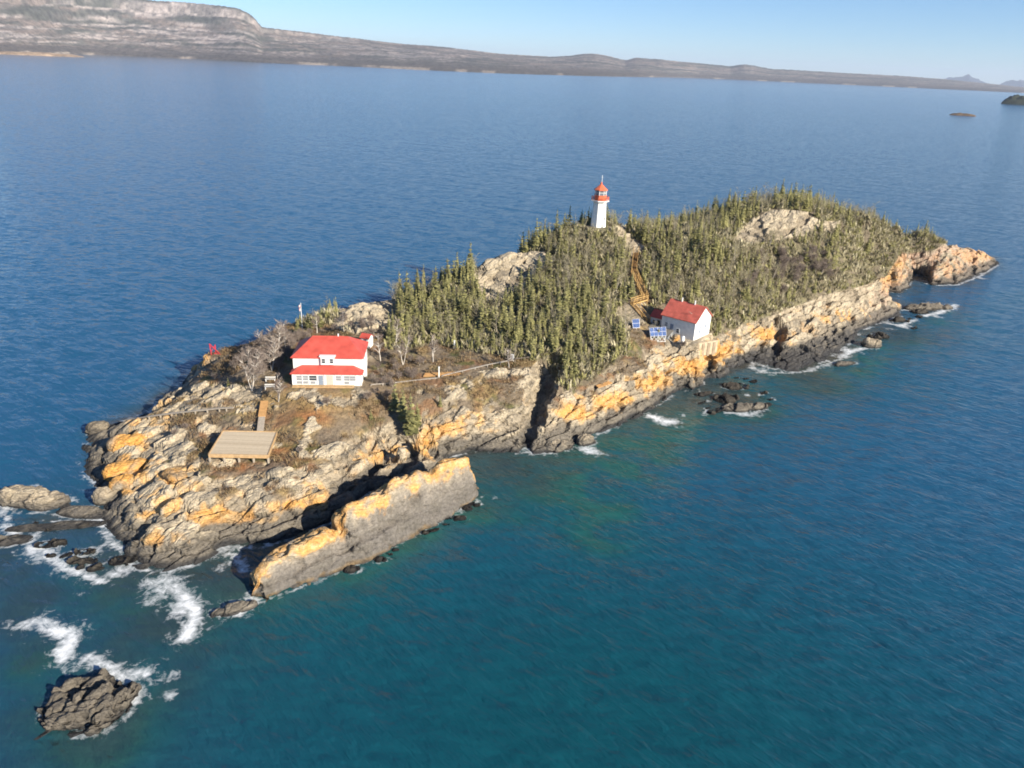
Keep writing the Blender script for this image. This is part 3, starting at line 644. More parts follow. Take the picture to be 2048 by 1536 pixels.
def slab_wall():
    b0 = P(515, 1205)[:2]; b1 = P(960, 990)[:2]; Ld = np.linalg.norm(b1 - b0); d = (b1 - b0) / Ld; n = np.array([-d[1], d[0]])
    ss = np.linspace(-1.0, Ld + 1.5, 260); nr = 74
    top = np.interp(ss, [-1, 0, .8, 2.6, 3.4, 6.4, 10.3, 12.6, 13.6, 14.2, 15.0, 18.7, 24, 28.9, 31, 33.9, 36.6, 37.6, 38.6, 39.6, 41.5], [-1.5, .5, 2.4, 4.2, 4.7, 4.5, 4.7, 4.2, 4.0, 6.2, 7.3, 8.0, 8.1, 7.5, 7.1, 7.9, 7.6, 7.2, 4.2, .8, -1.5])
    bulge = np.interp(ss, [0, 3, 9, 13, 16, 26, 32, 39.6], [0, -.4, -1.5, -1.9, -2.1, -1.9, -1.2, 0])
    bulge = bulge + (fbm(np.stack([ss / 4.5, ss * 0, ss * 0], 1), 3, 310) - .5) * 2.2
    top = np.where(top > 2, top + (fbm(np.stack([ss / 2.6, ss * 0 + 3, ss * 0], 1), 3, 312) - .55) * 2.0, top)
    G = np.zeros((len(ss), nr, 3))
    for i, s in enumerate(ss):
        h = top[i]; q = min(1, max(.15, h / 4))
        path = np.array([(bulge[i] - .5, -1.5), (bulge[i], 0), (bulge[i] * .5 + .1, h * .35), (.55, h * .76), (1.15, h * .97), (2.0, h), (2.9, h * .97), (3.5, h * .8), (3.9, h * .4), (4.2, 0), (4.5, -1.5)])
        path[:, 0] = 1.6 + (path[:, 0] - 1.6) * (q if h < 2.5 else 1)
        L_ = np.concatenate([[0], np.cumsum(np.hypot(*np.diff(path, axis=0).T))]); tq = np.linspace(0, L_[-1], nr)
        nn = np.interp(tq, L_, path[:, 0]); zz = np.interp(tq, L_, path[:, 1])
        G[i, :, :2] = b0 + d * s + nn[:, None] * n; G[i, :, 2] = zz
    Nn = normals_grid(G); mid = G.mean(1, keepdims=True); flip = ((G - mid) * Nn).sum(-1).mean() < 0
    Nn = -Nn if flip else Nn
    Vv = G.reshape(-1, 3); Nv = Nn.reshape(-1, 3)
    dsp, r1_, r2_, ck = blocks(Vv * .75, 1.0, 300)
    Vv = Vv + Nv * (dsp * .75 * sstep(-1.2, 0, Vv[:, 2]))[:, None]
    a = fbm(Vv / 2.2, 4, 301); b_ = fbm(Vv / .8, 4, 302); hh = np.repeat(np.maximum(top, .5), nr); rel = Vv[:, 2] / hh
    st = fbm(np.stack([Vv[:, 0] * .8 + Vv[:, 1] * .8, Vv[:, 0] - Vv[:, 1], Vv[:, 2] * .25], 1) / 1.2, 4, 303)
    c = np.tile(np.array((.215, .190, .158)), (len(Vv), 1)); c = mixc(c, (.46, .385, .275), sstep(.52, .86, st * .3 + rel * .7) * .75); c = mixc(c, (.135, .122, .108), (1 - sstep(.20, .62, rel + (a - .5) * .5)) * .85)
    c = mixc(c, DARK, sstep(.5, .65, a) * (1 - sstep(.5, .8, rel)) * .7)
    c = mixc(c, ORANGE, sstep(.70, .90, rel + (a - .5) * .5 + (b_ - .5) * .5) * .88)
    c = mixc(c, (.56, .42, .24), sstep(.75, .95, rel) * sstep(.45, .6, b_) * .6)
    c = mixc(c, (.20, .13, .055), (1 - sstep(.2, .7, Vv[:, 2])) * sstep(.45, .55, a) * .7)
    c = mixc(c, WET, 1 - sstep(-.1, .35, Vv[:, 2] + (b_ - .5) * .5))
    iu, iv = np.meshgrid(np.arange(len(ss) - 1), np.arange(nr - 1), indexing='ij'); i0 = (iu * nr + iv).ravel()
    o = put("rock_wall", quads_mesh("rock_wall", Vv, np.stack([i0, i0 + nr, i0 + nr + 1, i0 + 1], 1), M['rock'], True, {'col': ('FLOAT_COLOR', np.concatenate([np.clip(c * (.8 + .4 * b_)[:, None], .004, .9), np.full((len(c), 1), .85)], 1))}))
    return tag(o, "long leaning wall of grey rock with an orange lichen crest in the water before the island", "rock")
slab_wall()
rubble([(690, 1142), (870, 1055), (960, 995), (1000, 988), (985, 1000), (880, 1062), (720, 1146)], 11, "small dark block awash at the foot of the long leaning rock wall", "blocks at the foot of the rock wall", .4, 1.6, (.1, .45), 880)
# ------------------------------------------------------------------ the lake
REEF = [(200,1120,6,.6),(260,1150,6,.5),(120,1050,8,.5),(60,1060,6,.6),(180,1420,9,1.0),(210,1490,6,1.6),(470,1180,6,.9),(470,1120,5,.7),(560,1080,5,.8),(390,1250,4,.8),(330,1190,6,1.6),(60,1330,4,1.6),
    (1000,940,5,.9),(1120,930,8,1.6),(1200,900,7,1.4),(1080,975,4,1.0),(940,1010,4,.9),(1380,800,8,.9),(1460,790,8,.6),(1500,815,6,.3),(1320,840,5,1.0),(1250,880,8,1.9),(1640,760,7,1.4),(1760,670,10,.8),(1850,620,10,.7),
    (1290,930,10,2.6),(1210,1010,9,2.6),(700,1120,5,1.3),(820,1070,5,1.5),(1000,1020,6,1.8),(1200,1080,8,3.0)]
_ax = np.concatenate([-np.geomspace(60000, 140, 40), np.arange(-130, 236, .62), np.geomspace(240, 60000, 40)])
_ay = np.concatenate([[-3000, -800, -250, -80, -20, 10, 25], np.arange(36, 330, .62), np.geomspace(334, 60000, 60)])
wx, wy = np.meshgrid(_ax, _ay, indexing='ij'); W2 = np.stack([wx.ravel(), wy.ravel()], 1)
uvw = uv_of(W2)
dep = -hgt(np.stack([np.clip(uvw[:, 0], -129, 343), np.clip(uvw[:, 1], -89, 148)], 1))
dep += (fbm(np.concatenate([W2 / 7.0, np.zeros((len(W2), 1))], 1), 4, 3) - .5) * 2.6
far = np.maximum(np.abs(uvw[:, 0] - 110) - 170, 0) + np.maximum(np.abs(uvw[:, 1] - 40) - 75, 0)
dep = np.maximum(dep, 0) + far * .3
for bx, by, r, d0 in REEF:
    c = P(bx, by, 0)[:2]; k = np.exp(-((W2 - c) ** 2).sum(1) / r ** 2); dep = dep * (1 - k) + d0 * k
dep = np.clip(dep + .0, 0, 40)
lake = np.concatenate([W2, np.zeros((len(W2), 1))], 1)
wn = fbm(lake / 5.0, 4, 55); wn2 = fbm(lake / 40.0, 3, 57)
front = sstep(14, -4, uvw[:, 1]) * (dep < 39)
WC = np.tile(np.array((.015, .084, .168)), (len(W2), 1))
teal = np.exp(-(((W2[:, 0] - 10) / 72) ** 2 + ((W2[:, 1] - 60) / 56) ** 2))
WC = mixc(WC, (.004, .060, .078), teal * .95)
WC = mixc(WC, (.008, .082, .080), np.exp(-(dep / 6.5) ** 2) * front * sstep(.25, .6, wn2 + .12) * .8)
WC = mixc(WC, (.018, .100, .075), np.exp(-((dep - 2.6) / 1.5) ** 2) * front * sstep(.38, .62, wn + .05) * .7)
WC = mixc(WC, (.048, .062, .045), np.exp(-(dep / 1.7) ** 2) * np.maximum(front, .6) * .85)
WC = mixc(WC, (.062, .054, .040), np.exp(-(dep / .6) ** 2) * .8)
FOAM = [(368,1215,2.2,1.0),(378,1250,1.3,1.0),(330,1175,3.2,.75),(300,1200,1.8,.5),(120,1270,1.0,1.1),(122,1300,1.0,1.1),(90,1252,1.6,.75),(60,1255,1.2,.6),(130,1285,1.0,1.1),(190,1320,1.5,.8),(230,1335,1.3,.7),(270,1350,1.7,.9),(285,1345,1.0,.9),
    (90,1430,1.2,.8),(135,1438,1.0,.7),(165,1448,.9,.8),(262,1400,1.6,.9),(240,1350,1.4,.95),(275,1378,1.2,.85),(150,1335,1.2,.7),(190,1460,1.4,.6),(340,1350,1.4,.6),(340,1392,.9,.8),(90,1105,2.2,.9),(70,1100,1.4,.9),(130,1130,1.2,.7),(165,1150,1.0,.7),(235,1145,1.8,.9),(255,1140,1.2,.8),(175,1120,.8,.8),(12,1020,2.0,.8),(30,1065,.9,.9),(75,972,1.3,.6),
    (215,1055,.9,.8),(205,1090,.7,.8),(195,1040,1.2,.7),(450,1100,2.2,.75),(470,1120,1.6,.7),(440,1135,1.2,.6),(470,1215,1.8,.9),(500,1195,1.2,.8),(445,1225,1.2,.8),(152,1192,.8,.6),(30,1105,.8,.6),
    (1318,838,1.6,1.1),(1330,845,1.5,1.1),(1350,842,1.4,.8),(1175,898,1.9,.9),(1190,903,1.2,.8),(1085,903,1.6,.8),(1195,868,.6,.9),(1365,830,.8,.7),(1500,828,2.5,.7),(1480,822,1.5,.7),(1525,815,1.2,.7),(1495,790,1.0,.8),(1525,742,2.2,.7),(1505,735,1.4,.8),(1545,750,1.5,.6),(1400,780,.9,.6),
    (1698,702,2.2,.95),(1690,712,1.6,.8),(1655,730,1.6,.7),(1625,740,1.5,.8),(1720,705,1.5,.6),(1805,652,2.6,.8),(1780,658,1.8,.6),(1885,620,3.0,.8),(1870,632,2.5,.7),(1900,612,2.2,.7),(1820,640,2.0,.5),(1775,642,2.2,.6),(1960,556,2.2,.7),(1925,566,1.6,.5),(1850,562,1.4,.6),(1800,592,1.6,.4),
    (985,995,1.0,.5),(945,1005,1.0,.7),(910,1030,1.0,.5),(870,1045,1.3,.7),(855,1050,.8,.7),(790,1080,.9,.6),(760,1098,.8,.6),(720,1120,1.2,.8),(705,1132,1.1,.8),(1545,700,1.2,.5),(185,945,1.0,.5),(1990,530,1.2,.5)]
SURF = [([(370,1195),(392,1218),(385,1245),(372,1275)], .9, 1.05), ([(300,1165),(335,1160),(362,1190),(368,1215)], 1.4, .72), ([(105,1262),(140,1262),(145,1280),(125,1320)], .9, 1.05), ([(45,1250),(80,1243),(110,1255)], 1.1, .75),
    ([(172,1315),(200,1325),(232,1340),(260,1350),(298,1345)], .8, .85), ([(60,1095),(90,1110),(120,1130),(160,1148),(205,1165)], .7, .85), ([(200,1035),(208,1070),(235,1100)], .45, .8), ([(5,1010),(15,1055),(30,1072)], .7, .75), ([(430,1100),(470,1110),(490,1140)], .9, .72), ([(440,1225),(480,1225),(510,1200)], .7, .85),
    ([(1300,832),(1322,840),(1350,845)], 1.0, 1.0), ([(1160,900),(1185,905),(1205,908)], .6, .8), ([(1050,905),(1090,903),(1112,906)], .5, .8), ([(515,1208),(600,1175),(700,1135),(800,1088),(900,1032),(965,992)], .35, .55), ([(1455,825),(1495,830),(1530,818)], .7, .75),
    ([(1680,715),(1700,703),(1735,695)], 1.0, .8), ([(1600,745),(1650,730),(1690,715)], .7, .6), ([(1850,632),(1880,625),(1912,610)], 1.2, .8), ([(1770,645),(1800,652),(1830,640)], 1.0, .7), ([(1850,567),(1875,571),(1915,570),(1960,552),(1996,530)], .8, .6), ([(1500,730),(1530,745),(1600,745)], .8, .6), ([(300,1148),(330,1150),(400,1127),(440,1100)], .4, .5)]
turb = np.zeros(len(W2))
for bx, by, r in ((150, 1190, 17), (60, 1120, 16), (330, 1260, 11), (200, 1390, 12), (420, 1150, 9), (1000, 945, 9), (1430, 790, 13), (1620, 765, 10), (1790, 660, 13)):
    turb = np.maximum(turb, np.exp(-((W2 - P(bx, by, 0)[:2]) ** 2).sum(1) / r ** 2))
WC = mixc(WC, (.026, .050, .058), turb * (.45 + .5 * sstep(.3, .65, wn)))
fo = np.zeros(len(W2))
for bx, by, r, s_ in FOAM:
    c = P(bx, by, 0)[:2]; fo = np.maximum(fo, s_ * .9 * np.exp(-((W2 - c) ** 2).sum(1) / (r * 1.1) ** 2))
for pl, wd_, s_ in SURF:
    Wp = [P(x, y, 0)[:2] for x, y in pl]
    for i in range(len(Wp) - 1): dq = seg_dist(W2, Wp[i], Wp[i + 1]); fo = np.maximum(fo, np.maximum(s_ * np.exp(-(dq / (wd_ * 1.15)) ** 2), .45 * s_ * np.exp(-(dq / (wd_ * 2.6 + .5)) ** 2)))
for cx_, cy_, rx_, ry_, ro_, z0_ in ROCKF:
    if z0_ > .5: continue
    d = W2 - (cx_, cy_); lx = (d[:, 0] * math.cos(ro_) + d[:, 1] * math.sin(ro_)) / (rx_ * 1.06); ly = (-d[:, 0] * math.sin(ro_) + d[:, 1] * math.cos(ro_)) / (ry_ * 1.1)
    q = (np.hypot(lx, ly) - 1) * min(rx_, ry_); fo = np.maximum(fo, np.exp(-(q / .55) ** 2) * .62 * sstep(.40, .60, fbm(lake / 2.5, 3, 78)))
d_true = -hgt(np.stack([np.clip(uvw[:, 0], -129, 343), np.clip(uvw[:, 1], -89, 148)], 1))
fo = np.maximum(fo, np.exp(-((d_true - .1) / .5) ** 2) * .62 * sstep(.36, .58, fbm(lake / 3.0, 3, 77)) * (uvw[:, 1] < 60))
mt, t, b, L = nodes_of("lake_water")
def node(tp, **kw):
    n = t.nodes.new(tp)
    for k, v in kw.items(): setattr(n, k, v)
    return n
tc = node("ShaderNodeTexCoord"); 
def wave(scale, rot, stretch, detail=3, dist=.6, rough=.55):
    mp = node("ShaderNodeMapping", vector_type='TEXTURE'); mp.inputs["Rotation"].default_value = (0, 0, RAD(rot)); mp.inputs["Scale"].default_value = (stretch, 1, 1)
    L(tc.outputs["Object"], mp.inputs["Vector"])
    n = node("ShaderNodeTexNoise"); n.inputs["Scale"].default_value = scale; n.inputs["Detail"].default_value = detail; n.inputs["Roughness"].default_value = rough; n.inputs["Distortion"].default_value = dist
    L(mp.outputs[0], n.inputs["Vector"]); return n
w1 = wave(.85, -38, 3.2, 4, .6, .5); w2_ = wave(.085, -27, 5.5, 2, .4); w3 = wave(1.8, -48, 2.2, 3, .4)
def madd(a, k, c):
    n = node("ShaderNodeMath", operation='MULTIPLY_ADD'); n.inputs[1].default_value = k; L(a, n.inputs[0])
    if c is None: n.inputs[2].default_value = 0
    else: L(c, n.inputs[2])
    return n.outputs[0]
hsum = madd(w1.outputs["Fac"], .92, madd(w2_.outputs["Fac"], 1.9, madd(w3.outputs["Fac"], .36, None)))
# unresolved ripples: random facet slopes at every distance
rp = node("ShaderNodeTexNoise"); rp.inputs["Scale"].default_value = .55; rp.inputs["Detail"].default_value = 5; rp.inputs["Roughness"].default_value = .7
mpr = node("ShaderNodeMapping"); mpr.inputs["Rotation"].default_value = (0, 0, RAD(-20)); mpr.inputs["Scale"].default_value = (.45, 1, 1); L(tc.outputs["Object"], mpr.inputs[0]); L(mpr.outputs[0], rp.inputs["Vector"])
sb = node("ShaderNodeVectorMath", operation='SUBTRACT'); sb.inputs[1].default_value = (.5, .5, .5); L(rp.outputs["Color"], sb.inputs[0])
slick = node("ShaderNodeTexNoise"); slick.inputs["Scale"].default_value = .0035; slick.inputs["Detail"].default_value = 4
mps = node("ShaderNodeMapping"); mps.inputs["Scale"].default_value = (.30, 1.6, 1); mps.inputs["Rotation"].default_value = (0, 0, RAD(8)); L(tc.outputs["Object"], mps.inputs[0]); L(mps.outputs[0], slick.inputs["Vector"])
sl = node("ShaderNodeMapRange"); sl.inputs[1].default_value = .56; sl.inputs[2].default_value = .72; sl.inputs[3].default_value = 1.15; sl.inputs[4].default_value = .62; L(slick.outputs["Fac"], sl.inputs[0])
m2 = node("ShaderNodeVectorMath", operation='MULTIPLY'); m2.inputs[1].default_value = (.6, .8, 0); L(sb.outputs[0], m2.inputs[0])
m3 = node("ShaderNodeVectorMath", operation='SCALE'); L(m2.outputs[0], m3.inputs[0]); L(sl.outputs[0], m3.inputs["Scale"])
ad = node("ShaderNodeVectorMath", operation='ADD'); ad.inputs[1].default_value = (0, 0, 1); L(m3.outputs[0], ad.inputs[0])
nm = node("ShaderNodeVectorMath", operation='NORMALIZE'); L(ad.outputs[0], nm.inputs[0])
bp = node("ShaderNodeBump"); bp.inputs["Strength"].default_value = 1.0; bp.inputs["Distance"].default_value = .32; L(hsum, bp.inputs["Height"]); L(nm.outputs[0], bp.inputs["Normal"])
aw = node("ShaderNodeAttribute", attribute_name="wcol"); af = node("ShaderNodeAttribute", attribute_name="foam")
fn = node("ShaderNodeTexNoise"); fn.inputs["Scale"].default_value = .9; fn.inputs["Detail"].default_value = 8; fn.inputs["Roughness"].default_value = .72; fn.inputs["Distortion"].default_value = 1.2; L(tc.outputs["Object"], fn.inputs["Vector"])
fl_ = node("ShaderNodeTexNoise"); fl_.inputs["Scale"].default_value = .35; fl_.inputs["Detail"].default_value = 5; fl_.inputs["Distortion"].default_value = 2.0; L(tc.outputs["Object"], fl_.inputs["Vector"])
fs = madd(fn.outputs["Fac"], 1.5, madd(fl_.outputs["Fac"], .9, af.outputs["Fac"]))
fr = node("ShaderNodeMapRange"); fr.inputs[1].default_value = 1.56; fr.inputs[2].default_value = 2.2; L(fs, fr.inputs[0])
gate = node("ShaderNodeMapRange"); gate.inputs[1].default_value = .03; gate.inputs[2].default_value = .25; L(af.outputs["Fac"], gate.inputs[0])
fm = node("ShaderNodeMath", operation='MULTIPLY'); L(fr.outputs[0], fm.inputs[0]); L(gate.outputs[0], fm.inputs[1])
L(aw.outputs["Color"], b.inputs["Base Color"]); b.inputs["Roughness"].default_value = .12; b.inputs["IOR"].default_value = 1.333; L(bp.outputs[0], b.inputs["Normal"])
fd = node("ShaderNodeBsdfDiffuse"); fd.inputs["Color"].default_value = (.78, .80, .80, 1)
ms = node("ShaderNodeMixShader"); L(fm.outputs[0], ms.inputs[0]); L(b.outputs[0], ms.inputs[1]); L(fd.outputs[0], ms.inputs[2])
L(ms.outputs[0], t.nodes["Material Output"].inputs["Surface"])
ny = len(_ay); iu, iv = np.meshgrid(np.arange(len(_ax) - 1), np.arange(ny - 1), indexing='ij'); i0 = (iu * ny + iv).ravel()
WV = lake.copy()
wat = put("lake_water", quads_mesh("lake_water", WV, np.stack([i0, i0 + ny, i0 + ny + 1, i0 + 1], 1), mt, True, {'wcol': ('FLOAT_COLOR', np.clip(WC, 0, 1)), 'foam': ('FLOAT', fo)}))
tag(wat, kind='structure')

# ------------------------------------------------------------------ buildings
def window(parent, c, wd, ht, face, depth=.05, name='window', pane=None, cross=True):
    """face: outward unit vector (axis aligned) in the parent's space; the window's frame with its pane as a child"""
    c = Vector(c); fx = Vector(face); side = Vector((0, 0, 1)).cross(fx)
    Mx = Matrix((side, fx, Vector((0, 0, 1)))).transposed()
    f = MB(); t_ = .09
    for sx in (-1, 1): f.box(c + side * sx * (wd / 2 + t_ / 2) + fx * depth / 2, (t_, depth, ht + 2 * t_), M=Mx)
    for sz in (-1, 1): f.box(c + Vector((0, 0, sz * (ht / 2 + t_ / 2))) + fx * depth / 2, (wd, depth - .004, t_), M=Mx)
    if cross: f.box(c + fx * depth * .4, (wd - .01, depth * .7, .05), M=Mx)
    o = f.build(name, M['trim'], parent)
    MB().box(c + fx * .012, (wd, .02, ht), M=Mx).build('pane', pane or M['glass'], o)
    return o
def hip_roof(x0, x1, y0, y1, ze, rx0, rx1, ry, zr, th=.14):
    b = MB(); E_ = [(x0, y0, ze), (x1, y0, ze), (x1, y1, ze), (x0, y1, ze)]; T = [(rx0, ry, zr), (rx1, ry, zr)]
    lo = [(x, y, z_ - th) for x, y, z_ in E_]
    b.add(E_ + T + lo, [(0, 1, 5, 4), (1, 2, 5), (2, 3, 4, 5), (3, 0, 4), (0, 6, 7, 1), (1, 7, 8, 2), (2, 8, 9, 3), (3, 9, 6, 0), (9, 8, 7, 6)])
    return b
def gable_walls(x0, x1, y0, y1, h, rise):
    ym = (y0 + y1) / 2; b = MB()
    V = [(x0, y0, -.3), (x1, y0, -.3), (x1, y1, -.3), (x0, y1, -.3), (x0, y0, h), (x1, y0, h), (x1, y1, h), (x0, y1, h), (x0, ym, h + rise), (x1, ym, h + rise)]
    return b.add(V, [(3, 2, 1, 0), (0, 1, 5, 4), (2, 3, 7, 6), (1, 2, 6, 9, 5), (3, 0, 4, 8, 7), (4, 5, 9, 8), (6, 7, 8, 9)])
def gable_roof(x0, x1, y0, y1, h, rise, ov=.3, th=.12):
    ym = (y0 + y1) / 2; k = rise / (ym - y0); b = MB()
    z0 = h - ov * k + .03
    prof = [(y0 - ov, z0), (ym, h + rise + .03), (y1 + ov, z0)]; up = [(y, z_ + th) for y, z_ in prof]
    V = [(x, y, z_) for x in (x0 - ov, x1 + ov) for y, z_ in up + prof[::-1]]
    F_ = [(0, 1, 7, 6), (1, 2, 8, 7), (2, 3, 9, 8), (3, 4, 10, 9), (4, 5, 11, 10), (5, 0, 6, 11), (5, 4, 1, 0), (4, 3, 2, 1), (6, 7, 10, 11), (7, 8, 9, 10)]
    return b.add(V, F_)

# the keeper's dwelling
d_ = np.array([-math.sin(H1_RZ), math.cos(H1_RZ)]); hc = H1_C + d_ * 1.9
e = tag(empty("dwelling_house", (hc[0], hc[1], H1_Z), H1_RZ), "large white dwelling with red hip roof and long red-roofed veranda in the clearing", "house")
MB().box((0, 4.25, 2.2), (12.6, 8.5, 5.1)).build("wall", M['white'], e)
rf = hip_roof(-6.65, 6.65, -.35, 8.85, 4.86, -3.2, 3.2, 4.3, 7.55).build("roof", M['red_roof'], e)
g = MB().box((.05, -.1, 4.30), (2.5, .75, 1.55)).build("dormer", M['white'], e)
MB().box((.05, -.12, 5.16), (2.95, 1.0, .17)).build("dormer_cap", M['trim'], g)
for sx in (-.68, .78): window(g, (sx, -.478, 4.28), .62, .85, (0, -1, 0))
ve = MB().box((0, -.97, 1.1), (12.55, 1.86, 2.5)).build("veranda", M['white'], e)
vr = MB().add([(-6.6, -2.15, 2.36), (6.6, -2.15, 2.36), (4.7, -.01, 3.30), (-4.7, -.01, 3.30), (-6.6, -.01, 2.40), (6.6, -.01, 2.40), (-6.6, -2.15, 2.24), (6.6, -2.15, 2.24), (6.6, -.01, 2.24), (-6.6, -.01, 2.24)],
    [(0, 1, 2, 3), (0, 3, 4), (1, 5, 2), (2, 5, 4, 3), (0, 6, 7, 1), (1, 7, 8, 5), (5, 8, 9, 4), (4, 9, 6, 0), (9, 8, 7, 6)]).build("veranda_roof", M['red_roof'], e)
for k, x in enumerate((-5.0, -3.9, -2.55, 2.1, 3.6, 4.7)): window(e, (x, -1.9, 1.45), 1.0 if k != 2 else 1.4, .95, (0, -1, 0), pane=M['screen'] if k != 2 else M['glass'])
for x in (-5.0, -3.9, -2.55, 3.6): MB().box((x, -1.915, .55), (.9, .03, .5)).build("panel", M['screen'], e)
for x in (-6.2, -4.45, -3.25, -1.75, -.45, 1.5, 2.85, 5.4, 6.2): MB().box((x, -1.95, 1.12), (.12, .1, 2.2)).build("post", M['trim'], e)
dr = MB().box((-1.1, -1.92, 1.0), (.85, .06, 1.9)).build("door", M['grey_door'], e); MB().box((-.8, -1.965, 1.0), (.05, .05, .12)).build("handle", M['trim'], dr)
dr = MB().box((.55, -1.92, 1.02), (1.2, .06, 1.95)).build("door", M['door'], e); MB().box((.95, -1.965, 1.0), (.05, .05, .12)).build("handle", M['trim'], dr)
MB().box((-.6, -2.5, .02), (11.2, 1.05, .24)).build("step", M['edge'], e)
for y in (1.6, 4.3, 6.9):
    window(e, (6.3, y, 3.3), .8, 1.2, (1, 0, 0)); window(e, (-6.3, y, 3.3), .8, 1.2, (-1, 0, 0))
    window(e, (6.3, y, 1.2), .8, 1.1, (1, 0, 0))
MB().box((6.55, 2.9, 1.1), (.48, .5, 2.2)).build("meter_cabinet", M['trim'], e)
for y in (3.1,): MB().tube([(1.5, y + 1.2, 6.9), (1.5, y + 1.2, 8.0)], .12, 6).build("chimney", M['trim'], rf)

# the small privy behind it
p = on_ground(737, 694, 10)
e = tag(empty("outhouse", (p[0] - .4, p[1] + .6, p[2]), RAD(-18)), "small white outhouse with red gable roof behind the dwelling's right corner", "shed")
gable_walls(-.9, .9, -.9, .9, 2.0, .6).build("wall", M['white'], e); gable_roof(-.9, .9, -.9, .9, 2.0, .6, .2, .08).build("roof", M['red_roof'], e)
dr = MB().box((.1, -.92, .95), (.65, .05, 1.7)).build("door", M['screen'], e); MB().box((.34, -.96, .95), (.04, .05, .1)).build("handle", M['trim'], dr)

# the engine house with its lean-to
e = tag(empty("engine_house", (H2_C[0], H2_C[1], H2_Z), H2_RZ), "white gabled building with weathered red roof above the shore below the yellow stairs", "building")
gable_walls(-4.3, 4.3, -3.8, 3.8, 4.3, 2.9).build("wall", M['white'], e)
rf = gable_roof(-4.3, 4.3, -3.8, 3.8, 4.3, 2.9, .32, .12).build("roof", M['red_roof_old'], e)
for x in (-1.6, 1.7): MB().tube([(x, -.1, 6.9), (x, -.1, 8.15)], .16, 8).build("chimney", M['trim'], rf)
MB().box((.1, 0, -1.4), (8.55, 7.6, 2.2)).build("foundation", M['concrete'], e)
for y, ht in ((-1.3, 1.7), (1.4, 1.7)): window(e, (4.3, y, 2.0), .8, ht, (1, 0, 0), pane=M['grey_door'])
window(e, (4.3, 0, 5.0), .5, .7, (1, 0, 0), pane=M['screen'])
dr = MB().box((-1.55, -3.83, 1.35), (.8, .06, 2.4)).build("door", M['grey_door'], e); MB().box((-1.25, -3.88, 1.2), (.05, .06, .14)).build("handle", M['trim'], dr)
window(e, (.1, -3.8, 1.3), .7, .9, (0, -1, 0)); window(e, (-3.0, -3.8, 2.2), .7, .9, (0, -1, 0), pane=M['screen'])
an = gable_walls(-8.3, -4.32, -1.9, 1.5, 2.55, 1.25).build("annex", M['white'], e)
gable_roof(-8.3, -4.62, -1.9, 1.5, 2.55, 1.25, .25, .1).build("annex_roof", M['red_roof'], an)
window(an, (-7.4, -1.9, 1.4), .55, .75, (0, -1, 0)); MB().box((-6.1, -1.93, 1.05), (.75, .06, 1.9)).build("door", M['glass'], an); window(an, (-5.0, -1.9, .95), .6, .5, (0, -1, 0))

# flat shed and the solar panels before it
za = 9.8; A_ = P(1304, 648, za); B_ = P(1350, 656, za); C_ = P(1337, 671, za); D_ = A_ + C_ - B_
ctr = (A_ + C_) / 2; zg = 8.3
e = tag(empty("flat_shed", (ctr[0], ctr[1], zg)), "low shed with flat grey roof behind the large solar array", "shed")
loc = lambda q, z_=None: (q[0] - ctr[0], q[1] - ctr[1], (q[2] if z_ is None else z_) - zg)
MB().slab([loc(q, za - .14) for q in (D_, C_, B_, A_)], za - .14 - zg + .3).build("wall", M['screen'], e)
g_ = 1.06; MB().slab([tuple(np.array(loc(q, za)) * np.array([g_, g_, 1])) for q in (D_, C_, B_, A_)], .136).build("roof", M['grey_roofing'], e)
def solar(tl, tr, br, bl, name, label, legs, cols):
    q = [np.array(v) for v in (bl, br, tr, tl)]; c = sum(q) / 4; zb = min(ground(*v[:2]) for v in q)
    e = tag(empty(name, (c[0], c[1], zb)), label, "solar panel", "solar panels by the white building")
    o = np.array([c[0], c[1], zb]); nrm = np.cross(q[1] - q[0], q[3] - q[0]); nrm /= np.linalg.norm(nrm)
    fr = MB(); V = [v - o for v in q] + [v - o - nrm * .08 for v in q]
    fr.add(V, [(0, 1, 2, 3), (7, 6, 5, 4), (0, 4, 5, 1), (1, 5, 6, 2), (2, 6, 7, 3), (3, 7, 4, 0)]); fr.build("panel_frame", M['trim'], e)
    for i in range(cols):
        for j in range(2):
            a, b2 = (i + .05) / cols, (i + .95) / cols; c0, c1_ = (j + .04) / 2, (j + .96) / 2
            pt = lambda s, r: (q[0] * (1 - s) * (1 - r) + q[1] * s * (1 - r) + q[2] * s * r + q[3] * (1 - s) * r) - o + nrm * .012
            MB().add([pt(a, c0), pt(b2, c0), pt(b2, c1_), pt(a, c1_)], [(0, 1, 2, 3)]).slab([pt(a, c0), pt(b2, c0), pt(b2, c1_), pt(a, c1_)], .011).build("solar_cell_panel", M['solar'], e)
    for s in legs:
        for r in (.05, .9):
            p0 = (q[0] * (1 - s) * (1 - r) + q[1] * s * (1 - r) + q[2] * s * r + q[3] * (1 - s) * r) - o - nrm * .09
            gz = ground(p0[0] + o[0], p0[1] + o[1]) - zb - .15
            MB().bar(p0, (p0[0], p0[1], gz), .11).build("leg", M['trim'], e)
    if len(legs) > 2:
        b = MB(); f0 = q[0] - o - nrm * .12; f1 = q[1] - o - nrm * .12
        for k in range(4):
            a = f0 + (f1 - f0) * k / 4; c2 = f0 + (f1 - f0) * (k + 1) / 4
            b.bar(a, (c2[0], c2[1], .2), .06); b.bar((a[0], a[1], .2), c2, .06)
        b.bar((f0[0], f0[1], .2), (f1[0], f1[1], .2), .08); b.build("brace", M['trim'], e)
solar(P(1298.8, 656, 11.3), P(1332, 653.5, 11.3), P(1332.8, 671.5, 10.1), P(1301, 672.5, 10.1), "solar_array", "large blue solar array on white lattice legs before the white building", (.05, .5, .95), 4)
